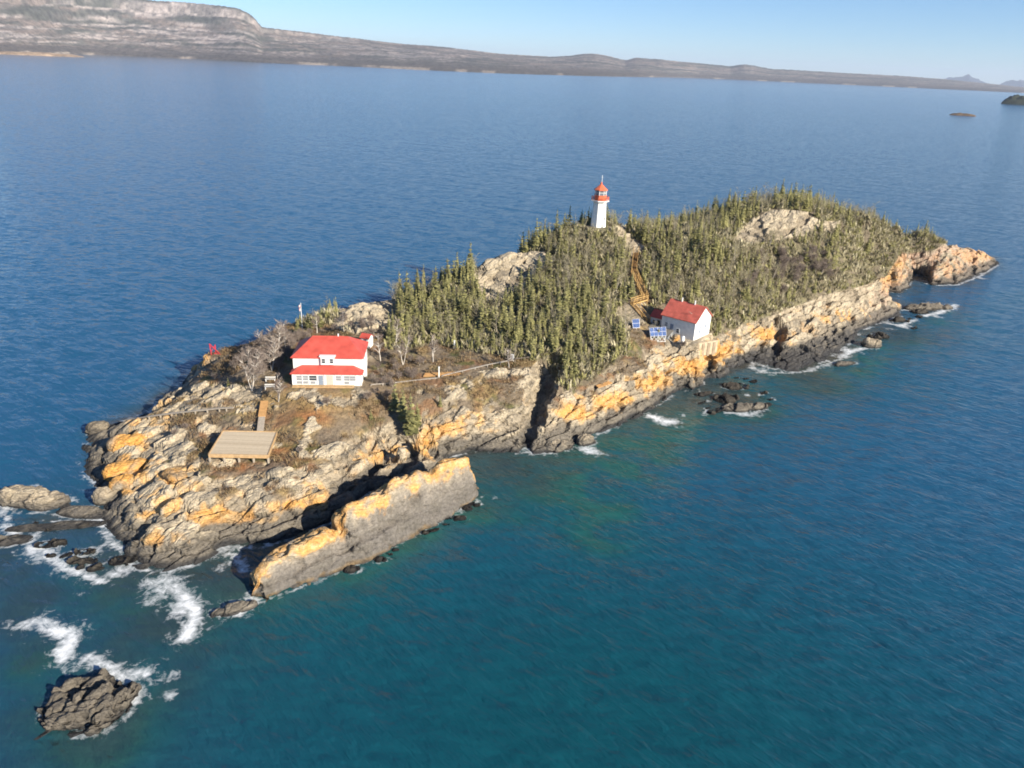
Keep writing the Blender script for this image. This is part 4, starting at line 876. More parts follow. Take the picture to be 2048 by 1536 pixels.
solar(P(1263.5, 638.5, 12.0), P(1279, 637.5, 12.0), P(1280, 655, 10.9), P(1266, 656, 10.9), "solar_array", "small square blue solar panel standing alone left of the large array", (.5,), 1)
p = on_ground(1364, 690, 8)
e = tag(empty("storage_tank", (p[0], p[1], p[2] - .1)), "tall white tank beside the flat shed, left of the white building's corner", "tank")
MB().lathe([(.42, 0), (.42, 2.0), (.30, 2.2)], 12).build("tank_body", M['trim'], e, True); MB().lathe([(.12, 2.2), (.12, 2.38)], 8).build("cap", M['screen'], e)
rock("boulder", 1352, 682, 1.0, .8, 1.5, .4, 41, "upright tan boulder between the large solar array and the white tank", None, z0=8.2, orange=.5)
a = P(1393, 707, 5.6); b2 = P(1432, 700, 5.6)
e = tag(empty("retaining_wall", tuple(a)), "pale concrete retaining wall with four piers below the white building's gable", "wall")
dv = b2 - a; MB().bar((0, 0, .9), tuple(dv + np.array([0, 0, .9])), .5, 3.2).build("wall", M['concrete'], e)
for k in range(4):
    q = dv * (.08 + .28 * k); MB().box((q[0] - .35, q[1] - .55, .7), (.55, .6, 3.1), RAD(-8)).build("pier", M['concrete'], e)

# the lighthouse
lz = LH[2] - .1; e = tag(empty("lighthouse", (LH[0], LH[1], lz)), "white octagonal lighthouse with red lantern on the ridge of the island", "lighthouse"); e.scale = (.96, .96, .95)
ro = RAD(-108)
tw = MB().lathe([(2.25, -1.5), (2.2, 0), (1.80, 6.6), (2.15, 7.15), (2.3, 7.2)], 8, ro).build("tower", M['white'], e)
MB().lathe([(2.62, 7.203), (2.62, 7.42)], 8, ro).build("gallery", M['trim'], e)
lan = MB().lathe([(1.72, 7.42), (1.72, 8.72), (1.82, 8.74), (1.82, 8.86)], 8, ro).build("lantern_wall", M['red_orange'], e)
MB().lathe([(1.56, 8.863), (1.56, 10.2)], 8, ro).build("lantern_glazing", M['lantern_glass'], e)
mu = MB()
for k in range(8):
    an_ = ro + k * math.pi / 4; x, y = 1.59 * math.cos(an_), 1.59 * math.sin(an_); mu.bar((x, y, 8.86), (x, y, 10.2), .13)
mu.lathe([(1.62, 9.5), (1.62, 9.58)], 8, ro).build("mullions", M['trim'], e)
MB().lathe([(1.7, 10.2), (2.0, 10.22), (1.96, 10.40), (1.2, 11.0), (.35, 11.75), (.24, 11.9)], 8, ro).build("lantern_roof", M['red_orange'], e)
MB().lathe([(.17, 11.9), (.24, 12.0), (.26, 12.2), (.14, 12.42)], 10).build("vent", M['red_orange'], e, True)
MB().tube([(.1, 0, 12.3), (.1, 0, 14.3)], .055, 6).bar((-.25, 0, 13.7), (.35, 0, 13.7), .04).build("antenna", M['trim'], e)
rl = MB()
for k in range(8):
    a0, a1 = ro + k * math.pi / 4, ro + (k + 1) * math.pi / 4
    p0 = (2.5 * math.cos(a0), 2.5 * math.sin(a0)); p1 = (2.5 * math.cos(a1), 2.5 * math.sin(a1))
    rl.bar((*p0, 7.42), (*p0, 8.42), .06); rl.bar(((p0[0] + p1[0]) / 2, (p0[1] + p1[1]) / 2, 7.42), ((p0[0] + p1[0]) / 2, (p0[1] + p1[1]) / 2, 8.42), .05)
    for zz in (7.72, 7.95, 8.18, 8.42): rl.bar((*p0, zz), (*p1, zz), .08)
rl.build("railing", M['red_orange'], e)
am = ro + 1.5 * math.pi / 4
for zz, wd, ht in ((5.6, .5, .85), (2.4, .5, 1.0)):
    r_ = (2.2 - .40 * zz / 6.6) * math.cos(math.pi / 8)
    fx = Vector((math.cos(am), math.sin(am), 0)); window(e, (fx.x * (r_ + .0), fx.y * (r_ + .0), zz), wd, ht, tuple(fx), .09)

# the stairs up to it
o0 = STAIR[0]
e = tag(empty("wooden_stairway", tuple(o0)), "yellow timber stairway zigzagging from the white building up towards the lighthouse", "stairway")
SP = [q + np.array([0, 0, .8]) for q in STAIR]
for i in range(len(SP) - 1):
    a, b2 = SP[i] - o0, SP[i + 1] - o0; run = b2 - a; hr = run.copy(); hr[2] = 0; Lh = np.linalg.norm(hr); hdir = hr / Lh; sd = np.array([-hdir[1], hdir[0], 0]); wd = 1.25
    tr = MB(); nstep = max(4, int(np.linalg.norm(run) / .33))
    for k in range(nstep + 1):
        c = a + run * k / nstep; tr.box(c, (.22 if i != 2 else .30, wd - .1, .05), math.atan2(hdir[1], hdir[0]))
    fl = tr.build("stair_flight" if i != 2 else "landing", M['tread'], e)
    for s_ in (-1, 1):
        off = sd * s_ * wd / 2; MB().bar(a + off - (0, 0, .12), b2 + off - (0, 0, .12), .09, .28).build("stringer", M['stair'], fl)
        rr = MB(); rr.bar(a + off + (0, 0, 1.0), b2 + off + (0, 0, 1.0), .09, .11); rr.bar(a + off + (0, 0, .55), b2 + off + (0, 0, .55), .06, .08)
        npz = max(2, int(np.linalg.norm(run) / 1.8))
        for k in range(npz + 1):
            c = a + run * k / npz + off; gz = ground(c[0] + o0[0], c[1] + o0[1]) - o0[2]; rr.bar((c[0], c[1], min(gz, c[2]) - .1), (c[0], c[1], c[2] + 1.05), .10)
        rr.build("handrail", M['stair'], fl)

# landing platform with its ramp
zt = 6.7; cor = [P(446, 862, zt), P(554, 864, zt), P(536, 911, zt), P(417, 909, zt)]; c0 = sum(cor) / 4; zg = ground(c0[0], c0[1])
e = tag(empty("timber_platform", (c0[0], c0[1], zg)), "square grey timber platform on posts at the near end of the island", "platform")
lc = [np.array([q[0] - c0[0], q[1] - c0[1], zt - zg]) for q in cor]
MB().slab([tuple(q) for q in (lc[3], lc[2], lc[1], lc[0])], .1).build("deck", M['deck'], e)
for i in range(4):
    a, b2 = lc[i], lc[(i + 1) % 4]; MB().bar(a * np.array([1.0, 1.0, 1]) - (0, 0, .30), b2 - (0, 0, .30), .14, .4).build("beam", M['edge'], e)
    MB().bar(a + (0, 0, .05), b2 + (0, 0, .05), .16, .1).build("kerb", M['edge'], e)
for i in range(5):
    for r in (.02, .5, .98):
        q = (lc[3] * (1 - i / 4) + lc[2] * i / 4) * (1 - r) + (lc[0] * (1 - i / 4) + lc[1] * i / 4) * r; gz = ground(q[0] + c0[0], q[1] + c0[1]) - zg
        if gz < q[2] - .3: MB().bar((q[0] * .99, q[1] * .99, gz - .4), (q[0] * .99, q[1] * .99, q[2] - .5), .26).build("post", M['old_wood'], e)
ra = P(520, 862, zt) - np.array([c0[0], c0[1], zg]); rm_ = on_ground(524, 836, 7) - np.array([c0[0], c0[1], zg]) + (0, 0, .25); rb = on_ground(529, 806, 7.5) - np.array([c0[0], c0[1], zg]) + (0, 0, .3)
rp_ = MB(); rp_.bar(ra + (0, .1, -.04), rm_, 1.1, .1); rp_.build("ramp", M['old_wood'], e); MB().bar(rm_, rb, 1.25, .3).build("ramp", M['timber'], e)

def walkway(name, label, cat, pxs, mat, wd, up, posts, z0, mat2=None):
    Pn = [on_ground(x, y, z0) for x, y in pxs]; o = Pn[0]; e = tag(empty(name, tuple(o)), label, cat); b = MB(); ps = MB()
    for i in range(len(Pn) - 1):
        a, c = Pn[i] - o + (0, 0, up), Pn[i + 1] - o + (0, 0, up); b.bar(a, c, wd, .12)
    b.build("boards", mat, e)
    for i in range(len(Pn) - 1):
        for k in range(posts):
            q = Pn[i] * (1 - k / posts) + Pn[i + 1] * k / posts; g_ = ground(q[0], q[1])
            MB().bar((q[0] - o[0], q[1] - o[1] - wd * .3, g_ - o[2] - .5), (q[0] - o[0], q[1] - o[1] - wd * .3, q[2] - o[2] + up - .06), .2).build("post", mat2 or mat, e)
    return e
walkway("boardwalk", "bleached boardwalk on short posts running to the island's left shore", "boardwalk", [(252, 846), (300, 839), (345, 833), (392, 828), (440, 823), (468, 822)], M['old_wood'], .55, .65, 2, 4)
walkway("plank_walk", "pale plank walk along the slope between the white post and the white cabinet", "walkway", [(884, 755), (925, 745), (975, 733), (1026, 723)], M['greybark'], .3, .4, 2, 9)
walkway("plank_walk", "weathered plank path from the clearing to the foot of the white post", "walkway", [(742, 771), (790, 767), (840, 761), (880, 757)], M['greybark'], .3, .2, 2, 9)
walkway("plank_walk", "dark rail of planks leading from the white cabinet towards the gully", "walkway", [(1030, 722), (1070, 717), (1108, 711)], M['bark'], .35, .5, 2, 10)
def post(px_, py_, h, wd, label, z0=9):
    p = on_ground(px_, py_, z0); e = tag(empty("white_post", tuple(p)), label, "post")
    MB().bar((0, 0, -.4), (0, 0, h), wd).build("shaft", M['trim'], e); MB().box((0, 0, h + .06), (wd * 1.5, wd * 1.5, .12)).build("cap", M['trim'], e)
post(878, 757, 2.3, .20, "taller white post on orange ground at the left end of the plank walk")
post(909, 699, 1.9, .24, "white post standing among the spruces above the plank walk")
p = on_ground(1024, 720, 10); e = tag(empty("utility_cabinet", tuple(p)), "small white cabinet on legs at the right end of the plank walk", "cabinet")
MB().box((0, 0, .75), (.75, .5, .8)).build("cabinet_body", M['trim'], e); MB().box((0, -.262, .75), (.6, .02, .65)).build("door", M['screen'], e)
for sx in (-.3, .3): MB().bar((sx, 0, -.3), (sx, 0, .35), .08).build("leg", M['trim'], e)

# flagpole and its flag, red derrick, benches, boards
FP = np.array([-46.7, 160.5, 0.]); FP[2] = ground(FP[0], FP[1])
zt_ = FP[2]
for _ in range(60):
    if project(np.array([FP[0], FP[1], zt_]))[1] <= 602: break
    zt_ += .1
hh = zt_ - FP[2]
e = tag(empty("flagpole", tuple(FP)), "tall white flagpole behind the bare birches at the dwelling's left", "flagpole")
MB().tube([(0, 0, -.3), (0, 0, hh)], [.10, .05], 8).build("pole", M['trim'], e); MB().lathe([(.03, hh), (.1, hh + .06), (.03, hh + .16)], 8).build("finial", M['trim'], e)
fg = empty("flag", (FP[0], FP[1], zt_ - 1.5)); tag(fg, "limp red and white flag hanging at the top of the white flagpole", "flag")
for k, (x0, x1, mm) in enumerate(((.06, .2, M['red_roof']), (.2, .38, M['trim']), (.38, .5, M['red_roof']))):
    V = []; nz = 10
    for i in range(nz + 1):
        zz = 1.4 - 1.4 * i / nz
        for x in (x0, x1): V.append((-x * (1 - .3 * i / nz), .10 * math.sin(i * .9 + x * 9), zz - x * .8))
    MB().add(V, [(2 * i, 2 * i + 1, 2 * i + 3, 2 * i + 2) for i in range(nz)]).build("flag_band", mm, fg, True)
p = P(428, 703, 7.6); p[2] = max(ground(p[0], p[1]), 7.0); e = tag(empty("derrick", tuple(p)), "red steel derrick of leaning beams on the orange crag at the left shore", "derrick")
MB().bar((-.6, 0, -.3), (-.75, 0, 2.3), .16).build("mast", M['red_steel'], e); MB().bar((.25, .1, -.3), (.35, .1, 2.1), .14).build("mast", M['red_steel'], e)
MB().bar((-.72, 0, 2.2), (1.5, -.2, -.1), .13).build("brace", M['red_steel'], e); MB().bar((.35, .1, 2.0), (-.55, 0, .6), .11).build("brace", M['red_steel'], e)
MB().bar((-.9, .05, 1.55), (.5, .1, 1.5), .1).build("crossbar", M['red_steel'], e); MB().box((.6, .2, .1), (1.4, .5, .16)).build("base_frame", M['red_steel'], e)
for (bx, by, lab) in ((541, 762, "white slatted bench left of the dwelling, the one farther back"), (540, 777, "white slatted bench left of the dwelling, the nearer one")):
    p = on_ground(bx, by, 8.3); e = tag(empty("garden_bench", tuple(p), RAD(8)), lab, "bench", "white benches in the clearing")
    MB().box((0, 0, .42), (1.9, .45, .06)).build("seat", M['bench'], e); MB().box((0, .26, .68), (1.9, .06, .26)).build("backrest", M['bench'], e)
    for sx in (-.8, .8): MB().box((sx, 0, .15), (.1, .5, .55)).build("leg", M['trim'], e)
def boards(pxs, z0, wd, mat, name, label, cat, n=3):
    a, c = on_ground(*pxs[0], z0), on_ground(*pxs[1], z0); e = tag(empty(name, tuple(a)), label, cat); d = c - a
    sd = np.array([-d[1], d[0], 0]) / np.linalg.norm(d[:2])
    for k in range(n): MB().bar(sd * (k - (n - 1) / 2) * wd + d * .03 * k + (0, 0, .2 + .05 * k), d * (.94 + .05 * (k % 2)) + sd * (k - (n - 1) / 2) * wd * 1.15 + (0, 0, .2 + .04 * k), wd * .8, .14).build("board", mat, e)
boards([(1193, 776), (1222, 766)], 6, .35, M['timber'], "timber_stack", "weathered orange timbers lying on the brow of the second cliff", "timber")
boards([(846, 752), (922, 749)], 9, .5, M['timber'], "timber_stack", "long orange boards on the ground by the taller white post", "timber")
# ------------------------------------------------------------------ trees
def spruce_arrays(h, wd, seed, nw=17, nb=8, base=.08, droop=.30):
    r = np.random.default_rng(seed); V = []; Q = []; T = []
    for i in range(nw):
        f = base + (1 - base) * (i + r.uniform(-.3, .3)) / nw; f = min(max(f, base), .985)
        R_ = wd / 2 * (1 - f) ** .85 * r.uniform(.75, 1.15) + .05
        if r.random() < .10: R_ *= .5
        a0 = r.uniform(0, 6.28)
        for k in range(nb if f < .75 else 5):
            a = a0 + 6.283 * k / nb + r.uniform(-.35, .35); rr = R_ * r.uniform(.65, 1.2); z0 = f * h; tp = z0 - droop * rr + r.uniform(-.1, .12)
            wdt = (.30 * rr + .10) * r.uniform(.7, 1.2); ca, sa = math.cos(a), math.sin(a); tl = r.uniform(-.5, .5) * wdt
            mx_, my_ = ca * rr * .55, sa * rr * .55; zm = (z0 * .5 + tp * .5) + .10 * rr
            n = len(V); V += [(0, 0, z0 + .05), (mx_ - sa * wdt, my_ + ca * wdt, zm + tl - .08), (ca * rr, sa * rr, tp), (mx_ + sa * wdt, my_ - ca * wdt, zm - tl - .08)]
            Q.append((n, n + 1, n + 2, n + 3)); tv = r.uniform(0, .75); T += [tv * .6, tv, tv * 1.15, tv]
    n = len(V); V += [(-.06, 0, h * .93), (0, -.06, h * .93), (.06, .0, h * .93), (0, 0, h * 1.03)]; Q.append((n, n + 1, n + 2, n + 3)); T += [.4] * 4
    return np.array(V, np.float32), np.array(Q), np.array(T, np.float32)
def limb(V, Q, a, b, r0, r1):
    a = np.array(a); b = np.array(b); d = b - a; L_ = np.linalg.norm(d)
    if L_ < 1e-5: return
    d /= L_; x = np.cross(d, (.3, .2, .93)); x /= np.linalg.norm(x) + 1e-9; y = np.cross(d, x); n = len(V)
    for p_, r_ in ((a, r0), (b, r1)):
        for k in range(3):
            t_ = 2.094 * k; V.append(p_ + (x * math.cos(t_) + y * math.sin(t_)) * r_)
    for k in range(3): Q.append((n + k, n + (k + 1) % 3, n + 3 + (k + 1) % 3, n + 3 + k))
def bare_arrays(h, spread, seed, stems=1, nprim=13, thick=.05, nsec=4, nter=2, white=False):
    """(trunk V, Q), (twigs V, Q, tint)"""
    r = np.random.default_rng(seed); tV, tQ, V, Q, T = [], [], [], [], []
    for s in range(stems):
        a = r.uniform(0, 6.28); ln_ = (r.uniform(.10, .32) if stems > 1 else r.uniform(0, .10)); dx, dy = math.cos(a + s * 6.28 / stems) * ln_, math.sin(a + s * 6.28 / stems) * ln_
        hs = h * (1 if s == 0 else r.uniform(.72, .98)); cur = np.zeros(3); P_ = [cur]
        for k in range(5):
            cur = cur + np.array([dx + r.normal(0, .06), dy + r.normal(0, .06), 1.0]) * hs / 5.2; P_.append(cur)
        for k in range(5): limb(tV, tQ, P_[k], P_[k + 1], thick * (1 - k / 5.6), thick * (1 - (k + 1) / 5.6))
        for k in range(nprim):
            f = r.uniform(.28, .98); i = min(4, int(f * 5)); p0 = P_[i] + (P_[i + 1] - P_[i]) * (f * 5 - i)
            az = r.uniform(0, 6.28); L_ = spread * r.uniform(.5, 1.0) * (1.15 - .7 * f); d = np.array([math.cos(az), math.sin(az), r.uniform(.5, 1.4)]); d /= np.linalg.norm(d)
            p1 = p0 + d * L_; limb(*((tV, tQ) if white else (V, Q)), p0, p1, thick * (.5 if white else .38), thick * .2); T += [] if white else [r.uniform(.3, .8)] * 6
            for q in range(nsec):
                s0 = p0 + (p1 - p0) * r.uniform(.3, 1); d2 = d + r.normal(0, .55, 3); d2[2] = abs(d2[2]) * .8 + .2; d2 /= np.linalg.norm(d2); s1 = s0 + d2 * L_ * r.uniform(.35, .7)
                limb(V, Q, s0, s1, thick * .24, thick * .14); T += [r.uniform(.1, .7)] * 6
                for w_ in range(nter):
                    u0 = s0 + (s1 - s0) * r.uniform(.3, 1); d3 = d2 + r.normal(0, .6, 3); d3 /= np.linalg.norm(d3); limb(V, Q, u0, u0 + d3 * L_ * r.uniform(.2, .45), thick * .17, thick * .11); T += [r.uniform(0, .6)] * 6
    return (np.array(tV, np.float32), np.array(tQ)), (np.array(V, np.float32), np.array(Q), np.array(T, np.float32))
class Kind:
    def __init__(s, name, parts): s.name = name; s.parts = parts       # parts: (name, mesh)
    def place(s, loc, rz, sc_, label, cat, group=None, sxy=None):
        e = bpy.data.objects.new(s.name, None); e.location = loc; e.rotation_euler = (0, 0, rz); k = sxy or sc_; e.scale = (k, k, sc_); COL.objects.link(e)
        for n, me in s.parts:
            o = bpy.data.objects.new(n, me); o.parent = e; COL.objects.link(o)
        return tag(e, label, cat, group)
def trunk_mesh(h, r): 
    b = MB().tube([(0, 0, -.3), (0, 0, h * .5), (0, 0, h * .96)], [r, r * .65, r * .2], 5); me = bpy.data.meshes.new("trunk"); me.from_pydata(b.v, [], b.f); me.materials.append(M['bark']); return me
SV = [spruce_arrays(5.5, wd, 100 + i, nw, nb, ba, dr_) for i, (wd, nw, nb, ba, dr_) in enumerate([(1.75, 17, 8, .06, .35), (1.45, 19, 7, .05, .4), (2.0, 16, 8, .10, .25), (1.6, 15, 7, .18, .35), (1.35, 20, 7, .04, .45), (2.2, 15, 9, .06, .25), (1.5, 14, 6, .22, .3)])]
SK = [Kind("spruce_tree", [("trunk", trunk_mesh(5.5, .09)), ("crown", quads_mesh("crown", v, q, M['needles'], False, {'tint': ('FLOAT', t_)}))]) for v, q, t_ in SV]
BV = [bare_arrays(4.6, sp, 200 + i, st, npz, .045, 4, 2) for i, (sp, st, npz) in enumerate([(1.3, 1, 15), (1.5, 2, 9), (1.1, 1, 13), (1.6, 3, 7), (1.2, 1, 17), (1.4, 2, 10)])]
BK = [Kind("bare_tree", [("trunk", quads_mesh("trunk", a[0], a[1], M['greybark'], True)), ("crown", quads_mesh("crown", c[0], c[1], M['twigs'], True, {'tint': ('FLOAT', c[2])}))]) for a, c in BV]
# candidate spots
cand = []
for u in np.arange(-40, 272, 1.6):
    for v in np.arange(0, 92, 1.6): cand.append((u + rng.uniform(-.85, .85), v + rng.uniform(-.85, .85)))
cand = np.array(cand); gz = hgt(cand); X3 = np.concatenate([xy_of(cand), gz[:, None]], 1)
sl_ = np.hypot(hgt(cand + (.6, 0)) - hgt(cand - (.6, 0)), hgt(cand + (0, .6)) - hgt(cand - (0, .6))) / 1.2
ok = forest_ok(X3) & (sl_ < 1.35)
cand, gz, X3, sl_ = cand[ok], gz[ok], X3[ok], sl_[ok]
tp = X3 + (0, 0, 4.0); vis = np.ones(len(X3), bool); toC = np.array([0, 0, HC]) - tp
for k in np.linspace(.012, .42, 40):
    q = tp + toC * k; vis &= q[:, 2] > hgt(uv_of(q)) + .1
px3, py3 = project(X3)
dens = fbm(np.concatenate([cand / 7.0, np.zeros((len(cand), 1))], 1), 3, 400); mixn = fbm(np.concatenate([cand / 11.0, np.zeros((len(cand), 1))], 1), 3, 410)
keepm = (rng.random(len(cand)) < np.where(vis, .97 - .75 * sstep(.55, .68, dens), .35))
cand, gz, X3, vis, px3, py3, mixn = [a[keepm] for a in (cand, gz, X3, vis, px3, py3, mixn)]
pb = np.interp(px3, [600, 740, 950, 1150, 1330, 1480, 1700, 1900], [.55, .30, .26, .38, .42, .50, .54, .68]) + (mixn - .5) * 1.3
isbare = rng.random(len(cand)) < pb
ht = np.clip(rng.lognormal(math.log(4.25), .26, len(cand)), 2.8, 8.2) * np.interp(px3, [620, 720, 800, 1000, 1400, 1700, 1900], [.75, .95, 1.12, 1.08, .98, .92, .75])
tl_ = np.interp(px3, TL[:, 0], TL[:, 1]) - py3; ht *= np.clip(.62 + tl_ / 70, .62, 1)
ht = np.where(isbare, ht * .88, ht)
near_lh = np.hypot(X3[:, 0] - LH[0], X3[:, 1] - (LH[1] - 6)) < 6.0
ht = np.where(near_lh, np.minimum(ht, 2.8), ht)
rank = np.where(vis, ht / np.linalg.norm(X3 - (0, 0, HC), axis=1), 0)
def zone(x, y):
    if x < 770: return "around the grey crag behind the dwelling"
    if x < 960: return "in the thick stand right of the dwelling" if y < 660 else "along the lower edge of the stand right of the dwelling"
    if x < 1130: return "on the slope under the grey cliff" if y < 640 else "above the plank walk and first cliff"
    if x < 1260: return "on the hillside below the lighthouse" if y < 600 else "on the low slope left of the solar panels"
    if x < 1440: return "behind the white gabled building" if y > 560 else "high on the slope right of the yellow stairs"
    if x < 1640: return "on the slope below the pale upper crag" if y > 490 else "on the summit around the pale upper crag"
    return "on the far right hillside above the orange headland"
for bare, kinds, nm in ((False, SK, "spruce"), (True, BK, "bare tree")):
    idx = np.where(isbare == bare)[0]; idx = idx[np.argsort(-rank[idx])]; single = idx[:300]; rest = idx[300:]
    for i in single:
        k = int(rng.integers(len(kinds))); s_ = ht[i] / (4.6 if bare else 5.5)
        size = "tall" if ht[i] > 5.9 else ("small" if ht[i] < 4.2 else "mid-sized"); zn = zone(px3[i], py3[i])
        lab = (size + " leafless grey tree " if bare else size + " slender olive-green spruce ") + zn
        kinds[k].place((X3[i, 0], X3[i, 1], X3[i, 2] - .1), rng.uniform(0, 6.28), s_, lab, "tree", ("bare trees " if bare else "spruces ") + zn + ", " + size, sxy=s_ * rng.uniform(1.0, 1.6))
    VV_, QQ_, TT_ = [], [], []; off = 0
    for i in rest:
        if bare:
            (a0, a1), (c0_, c1_, c2_) = BV[int(rng.integers(len(BV)))]; v = np.concatenate([c0_, a0]); q = np.concatenate([c1_, a1 + len(c0_)]); t_ = np.concatenate([c2_, np.full(len(a0), .9, np.float32)])
        else: v, q, t_ = SV[int(rng.integers(len(SV)))]
        s_ = ht[i] / (4.6 if bare else 5.5); an_ = rng.uniform(0, 6.28); k = s_ * rng.uniform(1.0, 1.6); ca, sa = math.cos(an_) * k, math.sin(an_) * k
        VV_.append(np.stack([v[:, 0] * ca - v[:, 1] * sa + X3[i, 0], v[:, 0] * sa + v[:, 1] * ca + X3[i, 1], v[:, 2] * s_ + X3[i, 2] - .1], 1)); QQ_.append(q + off); off += len(v); TT_.append(t_ + rng.uniform(0, .25))
    if VV_:
        n_ = "spruce_forest" if not bare else "bare_woods"
        tag(put(n_, quads_mesh(n_, np.concatenate(VV_), np.concatenate(QQ_), M['twigs'] if bare else M['needles'], bare, {'tint': ('FLOAT', np.concatenate(TT_))})), kind='stuff')

# birches and single trees of the clearing
def birch(px_, py_, h, spread, stems, seed, label, z0=8.0, th=.10):
    a, c = bare_arrays(h, spread * 1.15, seed, stems, 16, th * 1.15, 6, 4, True); k = Kind("birch_tree", [("trunk", quads_mesh("trunk", a[0], a[1], M['birch'], True)), ("crown", quads_mesh("crown", c[0], c[1], M['brushwood'], True, {'tint': ('FLOAT', c[2])}))])
    p = on_ground(px_, py_, z0); k.place((p[0], p[1], p[2] - .1), random.uniform(0, 6), 1, label, "birch tree", "white birches of the clearing")
birch(504, 781, 8.0, 2.4, 4, 501, "large white-trunked birch with spreading stems left of the benches")
birch(557, 803, 5.2, 1.4, 2, 502, "small twin-stemmed white birch between the benches and the platform ramp")
birch(544, 742, 6.5, 1.9, 3, 503, "white birch behind the benches, close to the dwelling's shaded side")
birch(556, 712, 7.5, 2.2, 3, 504, "tallest white birch clump behind the dwelling's left corner")
birch(572, 700, 6.0, 1.6, 2, 505, "slim birch right of the tallest clump behind the dwelling's left corner")
birch(528, 712, 5.5, 1.8, 2, 506, "birch left of the tallest clump, nearer the red derrick")
birch(634, 668, 5.0, 1.4, 1, 507, "thin single birch behind the dwelling's roof by the flagpole", 9)
birch(688, 664, 5.0, 1.5, 1, 508, "single birch in front of the grey crag behind the dwelling", 10)
birch(761, 722, 5.5, 1.8, 1, 509, "lone birch just right of the dwelling's right wall", 9)
birch(806, 730, 6.2, 1.9, 2, 510, "twin birch at the stand's edge, second from the dwelling's right wall", 9)
birch(792, 700, 6.5, 1.5, 1, 511, "slim birch before the dark spruces right of the outhouse", 10)
birch(866, 724, 5.5, 1.3, 2, 512, "thin birch pair above the taller white post", 9)
birch(1374, 672, 6.2, 1.5, 3, 513, "reddish bare birch in front of the white gabled building's long wall", 8.5, .07)
birch(1018, 735, 4.0, 1.2, 1, 514, "stunted birch below the plank walk at the first cliff's brow", 9)
birch(1335, 645, 6.0, 1.2, 1, 515, "slim pale birch behind the flat shed", 9, .06)
for i, (x, y, s_, lab) in enumerate([(822, 868, 1.45, "tallest fir of the clump at the near cliff, beside the orange lichen"), (806, 842, 1.2, "fir in the middle of the clump at the near cliff"), (790, 820, 1.05, "fir at the upper left end of the clump at the near cliff"), (835, 850, .85, "short fir at the right side of the clump at the near cliff"), (457, 772, .35, "tiny green fir sapling among the rocks below the red derrick"),
    (596, 668, .75, "small fir beside the flagpole"), (617, 662, .85, "fir right of the flagpole"), (640, 655, .8, "fir between the flagpole and the grey crag"), (742, 838, .4, "little fir on the slope left of the fir clump"), (880, 812, .45, "little fir on the face right of the fir clump"), (1105, 445, 1.0, "lone round pine on the ridge left of the lighthouse")]):
    p = on_ground(x, y, 6 if i < 5 else (22 if i == 10 else 9)); SK[[5, 2, 5, 2][i % 4]].place((p[0], p[1], p[2] - .2), i * 1.3, s_, lab, "fir tree", "single firs of the clearing and cliffs", sxy=s_ * 1.25)

# heath: low dry brush, and twiggy undergrowth below the trees
def tufts(name, pts_, hmin, hmax, wd, mat, nb, seed, tr=(0, .9)):
    r = np.random.default_rng(seed); n = len(pts_); V = np.zeros((n, nb, 4, 3), np.float32); T = np.zeros((n, nb, 4), np.float32)
    az = r.uniform(0, 6.28, (n, nb)); h = r.uniform(hmin, hmax, (n, 1)) * r.uniform(.6, 1.2, (n, nb)); ln_ = r.uniform(.2, 1.0, (n, nb)) * h; bx = r.normal(0, wd, (n, nb, 2)); w_ = h * r.uniform(.06, .16, (n, nb))
    base = np.concatenate([bx, np.zeros((n, nb, 1))], 2); d = np.stack([np.cos(az) * ln_, np.sin(az) * ln_, h], 2); sd = np.stack([-np.sin(az) * w_, np.cos(az) * w_, w_ * 0], 2)
    V[:, :, 0] = base - sd * .6; V[:, :, 1] = base + d * .6 - sd; V[:, :, 2] = base + d; V[:, :, 3] = base + d * .5 + sd
    V += pts_[:, None, None, :]; T[:] = r.uniform(tr[0], tr[1], (n, 1, 1)) + r.uniform(-.15, .15, (n, nb, 1))
    return tag(put(name, quads_mesh(name, V.reshape(-1, 3), np.arange(n * nb * 4).reshape(-1, 4), mat, False, {'tint': ('FLOAT', np.clip(T, 0, 1).ravel())})), kind='stuff')
ids = np.where((soil > .6) & (forest < .5) & (X2[:, 2] > 4) & (pad < .15) & (px > 300) & (px < 1330))[0]
wgt = (fbm(X2[ids] / 3.0, 3, 610) > .50); ids = ids[wgt]; ids = rng.choice(ids, min(5200, len(ids)), replace=False)
tufts("dry_heath", X2[ids], .15, .5, .28, M['brush'], 9, 611)
ids = np.where((forest > .5) & (pad < .1))[0]; ids = rng.choice(ids, min(12000, len(ids)), replace=False)
tufts("undergrowth", X2[ids] - (0, 0, .05), .4, 1.7, .45, M['twigs'], 10, 612)
ids = np.where((forest > .5) & (pad < .1))[0]; ids = rng.choice(ids, min(5000, len(ids)), replace=False)
tufts("juniper_scrub", X2[ids] - (0, 0, .05), .4, 1.5, .35, M['needles'], 11, 613, (.2, .9))
def shrub(px_, py_, h, spread, seed, label, z0=8.):
    a, c = bare_arrays(h, spread, seed, 6, 9, .05, 5, 4); k = Kind("bare_shrub", [("stems", quads_mesh("stems", a[0], a[1], M['greybark'], True)), ("twigs", quads_mesh("twigs", c[0], c[1], M['brushwood'], True, {'tint': ('FLOAT', c[2] * .7)}))])
    p = on_ground(px_, py_, z0); k.place((p[0], p[1], p[2] - .1), random.uniform(0, 6), 1, label, "shrub", "bare shrubs of the clearing")
